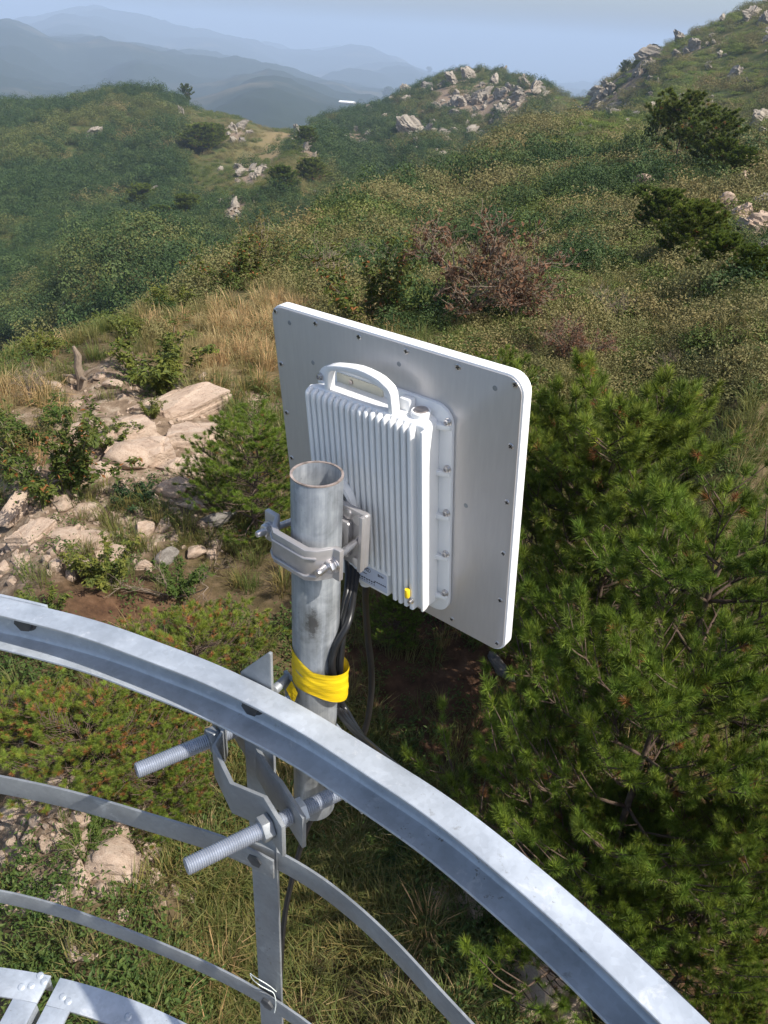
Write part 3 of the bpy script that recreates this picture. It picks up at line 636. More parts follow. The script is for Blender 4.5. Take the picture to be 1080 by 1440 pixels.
for dz in (-.0135, .0105): rb_.tube([C(a, cz + dz, b + .0003) for a, b in ((-.051, .0195), (-.036, .039), (-.026, .0454), (.026, .0454), (.037, .037))], .0016, 8)
rb_.build('jaw_rib', M['jaw'], jaw)
# bracket plate fixed to the radio unit (parallel to its back)
w_front = (A(BU, BV_, .058) - CL) @ NH * 1.0 + .010
bz = (A(BU, BV_, .058))[2]
mb = MB(); mb.prism(rrect(-.050, cz - .042, .042, cz + .036, .004), CL, (UH, ZZ, NH), w_front - .003, w_front + .0055)
mb.prism(rrect(-.02, cz - .03, .022, cz + .02, .004), CL, (UH, ZZ, NH), w_front + .0056, -.0315)
br = mb.build('bracket_plate', M['jaw'], clamp, bevel=.0012)
mb = MB(); mb.box(C(.0398, cz - .003, w_front + .009), (UH, ZZ, NH), (.0028, .039, .0040)); mb.build('bracket_rim', M['jaw'], br, bevel=.001)
for du, dz in ((.030, .026), (.030, -.034), (.014, .028)):
    MB().lathe([(.0062, 0), (.0062, .003), (.0045, .0034)], C(du, cz + dz, w_front + .0055), NH, 20).build('bracket_screw', M['steel'], br)
for sx, bu in ((-1, -.061), (1, .0465)):
    o = C(.030 if sx > 0 else -.047, cz - .001, w_front - .004); e = C(bu, cz - .001, .0455 if sx > 0 else .040)
    K = 40; path = [o + (e - o) * i / K for i in range(K + 1)]
    bo = MB().tube(path, [.0047 - .0004 * (i % 2) for i in range(K)] + [.0036], 14).build('clamp_bolt', M['steel'], clamp)
    oj = C(bu, cz - .001, .019)
    MB().lathe([(.0102, 0), (.0102, .0015), (.0082, .0016), (.0082, .0032)], oj, NH, 20).build('washer', M['steel'], bo)
    hx = [(.0082 * math.cos(R(60 * k)), .0082 * math.sin(R(60 * k))) for k in range(6)]
    MB().prism(hx, oj, (UH, ZZ, NH), .0033, .0098).build('nut', M['steel'], bo, bevel=.0006)

# ---------------------------------------------------------------- lower bracket: bent plates and threaded rods joining pipe and upright
BA = np.array([.82, .572, 0]); BA /= np.linalg.norm(BA); BB = np.array([.572, -.82, 0]); BB /= np.linalg.norm(BB); BO = np.array([-.1715, .7155, -.880])
lo = empty('rail_bracket', tuple(BO), 'pair of bent steel plates and thick threaded rods bolting the pipe to the rail upright', 'bracket')
def Bp(a, b, z=0): return BO + BA * a + BB * b + ZZ * z
def bent(prof, t, h0, h1, name, z0=None):
    up = [(a, b) for a, b in prof]; poly = up + [(a + t, b) for a, b in up[::-1]]
    mb = MB().prism(poly, BO, (BA, BB, ZZ), h0, h1); return mb.build(name, M['galv_dull'], lo, bevel=.0008)
bent([(.004, -.116), (.004, -.072), (-.022, -.048), (-.026, .022), (.002, .064), (.002, .116)], .006, -.030, .030, 'inner_plate')
bent([(.030, -.118), (.030, -.050), (.026, .030), (.030, .052), (.030, .118)], .006, -.030, .030, 'middle_plate')
bent([(.122, -.112), (.122, -.052), (.140, -.026), (.142, .024), (.124, .052), (.124, .112)], .006, -.032, .032, 'outer_plate')
def threaded(o, e, r, pitch):
    Ln = np.linalg.norm(e - o); n = int(Ln / pitch * 4); path = [o + (e - o) * i / n for i in range(n + 1)]
    rr_ = [r - (0, .0007, .0014, .0007)[i % 4] for i in range(n + 1)]; rr_[0] = r - .0022
    return MB().tube(path, rr_, 20)
for b, a0 in ((-.086, -.118), (.086, -.113)):
    rod = threaded(Bp(a0, b), Bp(.150, b), .0114, .0030).build('threaded_rod', M['rod'], lo, ang=70)
    for a, h in ((-.014, .015), (.0365, .013), (.108, .013)):
        hx = [(.0180 * math.cos(R(60 * k + 8)), .0180 * math.sin(R(60 * k + 8))) for k in range(6)]
        MB().prism(hx, Bp(a, b), (BB, ZZ, BA), 0, h).build('nut', M['galv'] if a > 0 else M['galv_dull'], rod, bevel=.0012)
# short stud with a clip between pipe and the tip of the upright
s0, s1 = at_r(384, 972, .755), at_r(404, 953, .80)
st = threaded(s0, s1, .0065, .0022).build('stud', M['galv_dull'], lo, ang=70)
MB().box((s1 * .9 + s0 * .1) + np.array([.004, .003, -.012]), (BA, BB, ZZ), (.003, .012, .016)).build('stud_clip', M['galv_dull'], lo, bevel=.001)

# ---------------------------------------------------------------- cables
def smooth_path(P, n=60):
    P = np.array(P, float); t = np.linspace(0, len(P) - 1, n); out = []
    for s in t:
        i = min(int(s), len(P) - 2); f = s - i; p0, p1, p2, p3 = P[max(i - 1, 0)], P[i], P[i + 1], P[min(i + 2, len(P) - 1)]
        out.append(.5 * ((2 * p1) + (-p0 + p2) * f + (2 * p0 - 5 * p1 + 4 * p2 - p3) * f * f + (-p0 + 3 * p1 - 3 * p2 + p3) * f ** 3))
    return out
for k, (dx, dy, lab) in enumerate(((0, 0, 'black cable of the taped bundle lying closest against the pipe'), (.011, .004, 'middle black cable of the taped bundle beside the pipe'), (.020, -.002, 'outermost black cable of the taped bundle, arching up to the bracket'))):
    pts = [(485 + 7 * k, 745 + 6 * k, .86), (489 + 7 * k, 790, .845), (488 + 5 * k, 830, .81), (480 + 5 * k, 875, .782 - .008 * k), (475, 915, .765) if k == 0 else ((480, 915, .759) if k == 1 else (470, 915, .7505)), (474, 950, .765) if k == 0 else ((478, 950, .759) if k == 1 else (469, 950, .7505)), (475 + 6 * k, 1000, .785)]
    cb_ = MB().tube(smooth_path([at_r(*p) for p in pts] + [rp(R(a_), RO + .013, -.748 - .0095 * k) for a_ in (54, 46, 38, 28, 16, 0, -20)], 120), .0046, 12).build('cable', M['black'], None); tag(cb_, lab, 'cable', 'black cables taped to the pipe')
gb_ = A(apx(513, 828, .03)[0], BV1 + .016, .026)
pts = [gb_, gb_ + np.array([0, 0, -.03])] + [at_r(*p) for p in ((517, 895, .87), (522, 940, .865), (521, 985, .86), (512, 1030, .86), (490, 1080, .86), (450, 1130, .85), (428, 1175, .84), (410, 1240, .83), (399, 1300, .82), (394, 1380, .81), (392, 1440, .80), (391, 1520, .80))]
cb_ = MB().tube(smooth_path(pts, 90), .0050, 12).build('cable', M['black'], None); tag(cb_, 'single black cable hanging from the radio unit and running down past the rail', 'cable')
# thin white tie wire on the upright
wp = [(352, 1369, -.012), (360, 1375, -.014), (372, 1382, -.014), (381, 1388, -.012), (390, 1395, -.006), (395, 1392, 0), (396, 1375, .0), (394, 1350, 0), (394, 1340, 0)]
hr = math.hypot(*rp(PB, RO, 0)[:2])
wi = MB().tube(smooth_path([at_r(x_, y_, hr + d_) for x_, y_, d_ in wp], 50), .0008, 8)
wi.tube(smooth_path([at_r(x_, y_, hr + d_) for x_, y_, d_ in ((352, 1371, -.012), (356, 1378, -.015), (366, 1386, -.016), (377, 1392, -.014), (385, 1397, -.012), (388, 1410, -.014), (386, 1424, -.014))], 30), .0008, 8)
tag(wi.build('tie_wire', M['wire'], None), 'thin white tie wire hooked round the upright at the lower hoop', 'wire')

# ================================================================ plants and rocks
def unit_v(v): return v / (np.linalg.norm(v, axis=-1, keepdims=True) + 1e-9)
def needle_tris(base, axis, length, rs, n=42, nl=.085, nw=.0022, spread=(30, 88)):
    """needles along short shoots: base (K,3), axis (K,3)"""
    K = len(base); ax = unit_v(axis); t = rs.random((K, n)); rv = unit_v(rs.normal(size=(K, n, 3)))
    rv = unit_v(rv - ax[:, None] * (rv * ax[:, None]).sum(-1, keepdims=True))
    sp = np.radians(rs.uniform(*spread, (K, n)))[..., None] * (1.15 - .75 * t[..., None])
    d = ax[:, None] * np.cos(sp) + rv * np.sin(sp); ln = nl * rs.uniform(.75, 1.15, (K, n))[..., None]
    p0 = base[:, None] + ax[:, None] * (t * length[:, None])[..., None]; sd = unit_v(np.cross(d, rs.normal(size=(K, n, 3)))) * nw
    return np.stack([p0 - sd, p0 + sd, p0 + d * ln], 2).reshape(-1, 3)

def limb_tubes(mb, path, r0, r1, sides=6):
    n = len(path); mb.tube(path, [r0 + (r1 - r0) * (i / (n - 1)) ** .8 for i in range(n)], sides)

def pine_meshes(name, seed, H=3.0, Rad=1.35, brown=0.0, nl=.064, nw=.0022, n_need=58, step=.10, open_=0.0, flat=0.0, bare=0.0, tone=1.0, slen=.07):
    rs = np.random.default_rng(seed); rd = random.Random(seed); mb = MB(); base, axis, ln, tn = [], [], [], []
    tp = [np.array([0, 0, -.15])]; lean = np.array([rd.uniform(-.12, .12), rd.uniform(-.12, .12), 0])
    for i in range(1, 11): tp.append(np.array([lean[0] * i * H / 10 * (1 + .3 * math.sin(i)), lean[1] * i * H / 10 + .03 * math.sin(i * 1.7), H * .88 * i / 10]))
    limb_tubes(mb, tp, .055 * H / 3, .012, 9)
    def tr(h): f = min(max(h / (H * .96) * 10, 0), 9.999); i = int(f); return tp[i] + (tp[i + 1] - tp[i]) * (f - i)
    def shoot(p, d, s=1.0, top=0):
        d = d / np.linalg.norm(d); base.append(p); axis.append(d); ln.append(slen * s * rd.uniform(.8, 1.3))
        if rd.random() < brown or top == 2: tn.append(np.array([.30, .125, .045]) * rd.uniform(.7, 1.2))
        else: 
            k = rd.uniform(.45, 1.2); y = rd.random() ** 1.5; tn.append(np.array([.138 + .072 * y, .205 + .044 * y, .029]) * k * tone)
    h = H * (.16 + .2 * open_)
    while h < H * .97:
        f = h / H; nb = rd.randint(3, 5) if f < .8 else rd.randint(3, 4); a0 = rd.random() * 6.28
        for k in range(nb):
            if rd.random() < open_ * .4: continue
            a = a0 + k * 2 * math.pi / nb + rd.uniform(-.4, .4)
            prof = (1 - f) ** .42 if not flat else (1 - abs(f - .72) / .75) ** .8
            Lb = Rad * prof * rd.uniform(.7, 1.12) + .16; up0 = rd.uniform(-.05, .25) + .35 * f; n = 8
            o = tr(h); pts = [o]; d = np.array([math.cos(a), math.sin(a), up0]); d /= np.linalg.norm(d)
            for i in range(n):
                d = d + np.array([rd.uniform(-.10, .10), rd.uniform(-.10, .10), .05 + .035 * i / n + rd.uniform(-.05, .06)]); d /= np.linalg.norm(d); pts.append(pts[-1] + d * Lb / n)
            limb_tubes(mb, pts, (.020 - .010 * f) * H / 3, .004, 5)
            isbare = rd.random() < bare
            for i in range(2, n + 1):
                dd = pts[i] - pts[i - 1]; dd /= np.linalg.norm(dd); side = np.cross(dd, [0, 0, 1.0]); side /= np.linalg.norm(side)
                fr = i / n
                if fr > .30 or f > .6:
                    for sgn in (-1, 1):
                        sl = Lb * (.16 + .30 * (1 - abs(fr - .55))) * rd.uniform(.6, 1.1); q = dd * rd.uniform(.5, .95) + side * sgn * rd.uniform(.55, 1.0) + np.array([0, 0, rd.uniform(.05, .5)]); q /= np.linalg.norm(q)
                        sp = [pts[i] - dd * rd.uniform(0, Lb / n)]; m_ = max(2, int(sl / step))
                        for j in range(m_): q = q + np.array([rd.uniform(-.14, .14), rd.uniform(-.14, .14), .07]); q /= np.linalg.norm(q); sp.append(sp[-1] + q * sl / m_)
                        limb_tubes(mb, sp, .007, .003, 4)
                        if isbare: continue
                        for j in range(1, m_ + 1):
                            if j >= m_ * .5: shoot(sp[j] - q * .03, q + np.array([rd.uniform(-.45, .45), rd.uniform(-.45, .45), rd.uniform(-.1, .5)]), rd.uniform(.6, 1.2))
                        shoot(sp[-1] - q * .03, q + np.array([0, 0, .25]), rd.uniform(.8, 1.3))
                        for _ in range(2): shoot(sp[-1] - q * .04, q + np.array([rd.uniform(-.8, .8), rd.uniform(-.8, .8), rd.uniform(-.1, .5)]), rd.uniform(.6, 1.0))
                        if rd.random() < .10: shoot(sp[1], q + np.array([rd.uniform(-.6, .6), rd.uniform(-.6, .6), -.2]), .6, 2); 
                if (fr > .5 or f > .7) and not isbare:
                    shoot(pts[i], dd + np.array([rd.uniform(-.6, .6), rd.uniform(-.6, .6), .6]))
            if not isbare: shoot(pts[-1], d + np.array([0, 0, .3]), 1.4)
        h += H * rd.uniform(.06, .09)
    for k in range(6): shoot(tp[-1] - np.array([0, 0, .02 * k]), np.array([rd.uniform(-.5, .5), rd.uniform(-.5, .5), 1]), 1.5)
    base, axis, ln, tn = np.array(base), np.array(axis), np.array(ln), np.array(tn)
    V = needle_tris(base, axis, ln, rs, n_need, nl, nw); tint = np.repeat(tn, n_need * 3, 0) * rs.uniform(.85, 1.15, (len(base) * n_need, 1, 1)).repeat(3, 1).reshape(-1, 1)
    crown = fast_mesh(name + '_crown', V, np.arange(len(V)).reshape(-1, 3), tint); crown.materials.append(M['needles'])
    tm = bpy.data.meshes.new(name + '_trunk'); tm.from_pydata(mb.v, [], mb.f); tm.materials.append(M['bark'])
    for p in tm.polygons: p.use_smooth = True
    return crown, tm, H
def put_tree(name, kit, loc, height, rz, label, cat, group=None, wide=1.0):
    crown, trunk, H = kit; s = height / H; e = empty(name, tuple(loc), label, cat, group, rz); e.scale = (s * wide, s * wide, s)
    for nm, me_ in (('trunk', trunk), ('crown', crown)):
        o = bpy.data.objects.new(nm, me_); COL.objects.link(o); o.parent = e
    return e

def leaf_quads(C_, nrm, size, rs, asp=.5, tint=None):
    n = len(C_); a = unit_v(np.cross(nrm, rs.normal(size=(n, 3)))); b = np.cross(nrm, a); s = (size * rs.uniform(.6, 1.3, n))[:, None]
    fold = nrm * s * .25
    V = np.stack([C_ - a * s, C_ + b * s * asp + fold, C_ + a * s, C_ - b * s * asp + fold], 1).reshape(-1, 3)
    return V, np.arange(4 * n).reshape(-1, 4)
def bush_meshes(name, seed, Rr=.45, Hh=.6, n=2600, leaf=.027, cols=((.06, .10, .02), (.11, .15, .03)), stems=16, asp=.45, reach=1.0, odd=None):
    """leafy shrub of many upright stems, leaves spread along them"""
    rs = np.random.default_rng(seed); mb = MB(); pts = []; dirs = []
    for k in range(stems):
        a = rs.random() * 6.28; d = np.array([math.cos(a) * rs.uniform(.1, .9), math.sin(a) * rs.uniform(.1, .9), 1.0]); d /= np.linalg.norm(d)
        Ls = Hh * rs.uniform(.65, 1.15); p = np.array([math.cos(a), math.sin(a), 0]) * Rr * .25 * rs.random(); path = [p - [0, 0, .05]]
        for i in range(8):
            d = d + rs.normal(0, .10, 3) + np.array([math.cos(a), math.sin(a), 0]) * .04 * Rr / Hh; d /= np.linalg.norm(d); path.append(path[-1] + d * Ls / 8)
        limb_tubes(mb, path, .006, .002, 4)
        for i in range(2, 9):
            for j in range(3):
                q = unit_v(rs.normal(size=3) + d * .8); pts.append((path[i], q, Ls * .22 * rs.uniform(.3, 1.0)))
    P_ = np.array([p[0] for p in pts]); Q_ = np.array([p[1] for p in pts]); l_ = np.array([p[2] for p in pts])
    pk = rs.integers(0, len(pts), n); t = rs.random(n); Cc = P_[pk] + Q_[pk] * (l_[pk] * t)[:, None] + rs.normal(0, leaf * .6, (n, 3)); Cc[:, 2] = np.abs(Cc[:, 2])
    nr = unit_v(np.array([0, 0, .9]) + Q_[pk] * .5 + rs.normal(0, .45, (n, 3))); V, F_ = leaf_quads(Cc, nr, leaf, rs, asp)
    c0, c1 = np.array(cols[0]), np.array(cols[1]); cl_ = hash2(pk.astype(float), pk * 0., 3); tt = c0 + (c1 - c0) * np.clip(cl_ + rs.normal(0, .2, n), 0, 1)[:, None]
    if odd is not None: msk = rs.random(n) < odd[0]; tt[msk] = odd[1]
    cm = fast_mesh(name + '_foliage', V, F_, np.repeat(tt, 4, 0)); cm.materials.append(M['leaves'])
    tm = bpy.data.meshes.new(name + '_stems'); tm.from_pydata(mb.v, [], mb.f); tm.materials.append(M['deadwood'])
    return cm, tm
def put_bush(name, kit, loc, scale, rz, label, cat, group=None):
    e = empty(name, tuple(loc), label, cat, group, rz); e.scale = scale if hasattr(scale, '__len__') else (scale,) * 3
    for nm, me_ in (('stems', kit[1]), ('foliage', kit[0])):
        o = bpy.data.objects.new(nm, me_); COL.objects.link(o); o.parent = e
    return e
def dead_mesh(name, seed, size=1.0, depth=4, kids=4, r=.012, up=.5, leaves=0, lcol=((.13, .08, .048), (.24, .105, .058))):
    rs = random.Random(seed); mb = MB(); tips = []
    def grow(p, d, L_, r_, k):
        path = [p]; n = 5
        for i in range(n):
            d = d + np.array([rs.gauss(0, .16), rs.gauss(0, .16), rs.gauss(.02, .12)]); d /= np.linalg.norm(d); path.append(path[-1] + d * L_ / n)
        limb_tubes(mb, path, r_, max(r_ * .45, .0018), 5 if k > 1 else 4)
        if k <= 1: tips.extend(path[1:])
        if k > 0:
            for _ in range(kids):
                i = rs.randint(2, n); q = d + np.array([rs.gauss(0, .65), rs.gauss(0, .65), rs.gauss(.1, .4)]); grow(path[i], q / np.linalg.norm(q), L_ * rs.uniform(.45, .75), r_ * .5, k - 1)
    for b in range(kids):
        a = rs.random() * 6.28; grow(np.array([0, 0, -.03]), np.array([math.cos(a) * (1 - up), math.sin(a) * (1 - up), up + .1]), size * rs.uniform(.45, .6), r, depth - 1)
    tm = bpy.data.meshes.new(name + '_twigs'); tm.from_pydata(mb.v, [], mb.f); tm.materials.append(M['deadwood']); lf = None
    if leaves:
        g = np.random.default_rng(seed); T = np.array(tips); pk = g.integers(0, len(T), leaves); Cc = T[pk] + g.normal(0, .02, (leaves, 3)); V, F_ = leaf_quads(Cc, unit_v(g.normal(size=(leaves, 3))), .024 * size, g, .5)
        c0, c1 = np.array(lcol[0]), np.array(lcol[1]); tt = c0 + (c1 - c0) * (g.random(leaves) ** 1.5)[:, None]; lf = fast_mesh(name + '_leaves', V, F_, np.repeat(tt, 4, 0)); lf.materials.append(M['leaves'])
    return tm, lf
def put_dead(name, kit, loc, s, rz, label, cat, tilt=0, group=None):
    e = empty(name, tuple(loc), label, cat, group, rz); e.scale = (s,) * 3; e.rotation_euler = (tilt, 0, rz)
    for nm, me_ in (('twigs', kit[0]), ('leaves', kit[1])):
        if me_: o = bpy.data.objects.new(nm, me_); COL.objects.link(o); o.parent = e
    return e
def on(px, py, dz=0):
    g = ground_px(px, py); return None if g is None else g + np.array([0, 0, dz])
def at_xy(x, y): return np.array([x, y, gz(x, y)[0]])

# ---------------------------------------------------------------- pines round the tower
PK = [pine_meshes('pine_a', 3), pine_meshes('pine_b', 12, 3.0, 1.5), pine_meshes('pine_c', 25, 2.6, 1.3)]
PB_ = pine_meshes('pine_brown', 41, 1.6, 1.5, brown=.13, bare=.3)
PINES = [  # tree top as seen in the photo (column, row), its height below the camera, variant, widening, label
 (930, 545, -1.95, 0, .95, 'tall bushy pine with the highest crown of those right of the antenna'),
 (1065, 690, -2.0, 1, .95, 'dense pine cut by the right edge of the photo, level with the antenna'),
 (790, 600, -2.55, 2, .95, 'bright green pine directly behind the right edge of the antenna'),
 (960, 900, -2.35, 1, .80, 'large pine filling the shade right of the antenna foot'),
 (1090, 1080, -2.9, 0, .7, 'pine at the right edge of the photo, above the rail end'),
 (860, 1120, -3.6, 2, .9, 'low pine with pale bunched shoots just right of the rail'),
 (1000, 1205, -3.9, 0, .62, 'small pine between the rail and the lower right edge'),
 (1065, 1425, -4.25, 2, .75, 'little bright green pine in the lower right corner beside the rail end'),
 (705, 495, -2.9, 1, .9, 'light green pine showing just above the top edge of the antenna'),
 (350, 590, -3.35, 1, 1.35, 'dark green pine left of the antenna, behind the pipe top'),
 (560, 840, -4.2, 2, 1.1, 'young pine in the shade beneath the radio unit')]
for k, (px, py, z, v, wd, lab) in enumerate(PINES):
    t = at_z(px, py, z); g = at_xy(t[0], t[1]); put_tree('pine_tree', PK[v], g, t[2] - g[2], k * 1.9, lab, 'pine tree', 'pines beside the tower', wd)
for k, (px, py, z, sc_, lab) in enumerate(((120, 1010, -4.0, 1.3, 'low sprawling pine with rusty needles left below the rail'), (265, 900, -4.05, 1.15, 'stunted pine with brown tufts behind the rail, left of the pipe'), (30, 1000, -4.1, 1.1, 'stunted green pine at the left edge below the rail'), (215, 1075, -4.3, 1.0, 'thin pine with bare grey twigs below the upper threaded rod'))):
    t = at_z(px, py, z); g = at_xy(t[0], t[1]); put_tree('pine_tree', PB_, g, t[2] - g[2], k * 2.3 + .5, lab, 'pine tree', 'stunted pines below the rail', 1.25 * sc_)

# ---------------------------------------------------------------- rocks
def rock_mesh(name, seed, sub=4, planes=14, strat=.0):
    rs = np.random.default_rng(seed); bm = bmesh.new(); bmesh.ops.create_icosphere(bm, subdivisions=sub, radius=1); V = np.array([v.co[:] for v in bm.verts])
    for _ in range(planes):
        n_ = unit_v(rs.normal(size=3)); d = rs.uniform(.50, .86); e = V @ n_ - d; V = V - np.where(e > 0, e, 0)[:, None] * n_
    nrm = unit_v(V); q = V * 2.3 + seed
    V = V + nrm * (.06 * fbm(q[:, 0] + q[:, 2] * .7, q[:, 1] - q[:, 2] * .5, seed, 4))[:, None]
    if strat:
        s_ = np.sin(V[:, 2] * 17 + 2 * fbm(V[:, 0] * 1.5, V[:, 1] * 1.5, seed, 3)); V[:, :2] *= (1 + strat * np.sign(s_) * np.abs(s_) ** .4)[:, None]
    for v, c_ in zip(bm.verts, V): v.co = c_
    me_ = bpy.data.meshes.new(name); bm.to_mesh(me_); bm.free()
    for p in me_.polygons: p.use_smooth = True
    me_.set_sharp_from_angle(angle=R(38)); return me_
def crag_mesh(name, seed):
    rs = np.random.default_rng(seed); bm = bmesh.new(); bmesh.ops.create_icosphere(bm, subdivisions=5, radius=1); V = np.array([v.co[:] for v in bm.verts])
    for _ in range(26):
        n_ = unit_v(rs.normal(size=3) * [1, 1, .6]); d = rs.uniform(.38, .85); e = V @ n_ - d; V = V - np.where(e > 0, e, 0)[:, None] * n_
    u = V[:, 0] * 3.2 + V[:, 1] * 2.1; v_ = V[:, 2] * 5.5 + .8 * V[:, 0]
    cr = np.abs(fbm(u, v_, seed, 5)); bl = hash2(np.floor(u * 1.3 + .6 * fbm(v_, u, seed + 9, 2)), np.floor(v_ * .9), seed)
    V = V * (1 + .34 * (bl - .5) + .30 * (cr - .15))[:, None]
    for v, c_ in zip(bm.verts, V): v.co = c_
    me_ = bpy.data.meshes.new(name); bm.to_mesh(me_); bm.free(); me_.set_sharp_from_angle(angle=R(25)); return me_
def slab_mesh(name, seed):
    rs = np.random.default_rng(seed); bm = bmesh.new(); bmesh.ops.create_icosphere(bm, subdivisions=6, radius=1); V = np.array([v.co[:] for v in bm.verts])
    ps = [(np.array([rs.normal(0, .12), rs.normal(0, .12), 1]), .34), (np.array([rs.normal(0, .3), rs.normal(0, .3), 1]), .42)]
    for k in range(7): a = k * .9 + rs.uniform(-.3, .3); ps.append((np.array([math.cos(a), math.sin(a), rs.uniform(-.1, .35)]), rs.uniform(.52, .85)))
    for n_, d in ps: n_ = n_ / np.linalg.norm(n_); e = V @ n_ - d; V = V - np.where(e > 0, e, 0)[:, None] * n_
    x, y, z = V.T
    for k in range(4):                                               # open joints across the slab, one side dropped
        a = rs.uniform(-.5, .5) + (k % 2) * 1.4; off = rs.uniform(-.5, .5); q = x * math.cos(a) + y * math.sin(a) - off + .10 * fbm(x * 2, y * 2, seed + k, 3)
        top = np.clip(z * 4, 0, 1); V[:, 2] -= top * (.07 * np.exp(-(q / .022) ** 2) + rs.uniform(.0, .085) * (q > 0))
    st = np.round(V[:, 2] * 9 + .7 * fbm(x * 1.3, y * 1.3, seed + 30, 3)); V[:, :2] *= (1 + .05 * (hash2(st, st * 0, seed) - .5))[:, None]
    V += unit_v(V) * (.035 * fbm(x * 6 + seed, y * 6 + z * 4, seed + 50, 4))[:, None]
    for v, c_ in zip(bm.verts, V): v.co = c_
    me_ = bpy.data.meshes.new(name); bm.to_mesh(me_); bm.free()
    for p in me_.polygons: p.use_smooth = True
    me_.set_sharp_from_angle(angle=R(22)); return me_
RK = [rock_mesh('rock_shape', 5 + i * 7, 4, 10 + 3 * (i % 3), .05 if i % 2 else .0) for i in range(7)] + [crag_mesh('crag_shape', 301 + i) for i in range(5)] + [slab_mesh('slab_shape', 401 + i) for i in range(4)]
RM = {}; ROCK_AT = []
def put_rock(px, py, wpx, asp, hgt, v, label, rz=0, tilt=(0, 0), mat_='rock', sink=.35, cat='rock', group=None, name='rock'):
    g = on(px, py)
    if g is None: print('rock misses ground', px, py); return
    dist = float(g @ _fw); s = wpx / FPX * dist / 2
    me_ = RK[v % 7 if v < 7 else v]
    if mat_ != 'rock' or True:
        key = (v, mat_)
        if key not in RM: RM[key] = me_.copy(); RM[key].materials.clear(); RM[key].materials.append(M[mat_])
        me_ = RM[key]
    o = bpy.data.objects.new(name, me_); COL.objects.link(o); o.scale = (s, s * asp, s * hgt); o.rotation_euler = (tilt[0], tilt[1], rz); o.location = g + np.array([0, 0, s * hgt * (.6 - sink)]); ROCK_AT.append((g[0], g[1], s * .8))
    tag(o, label, cat, group); return o
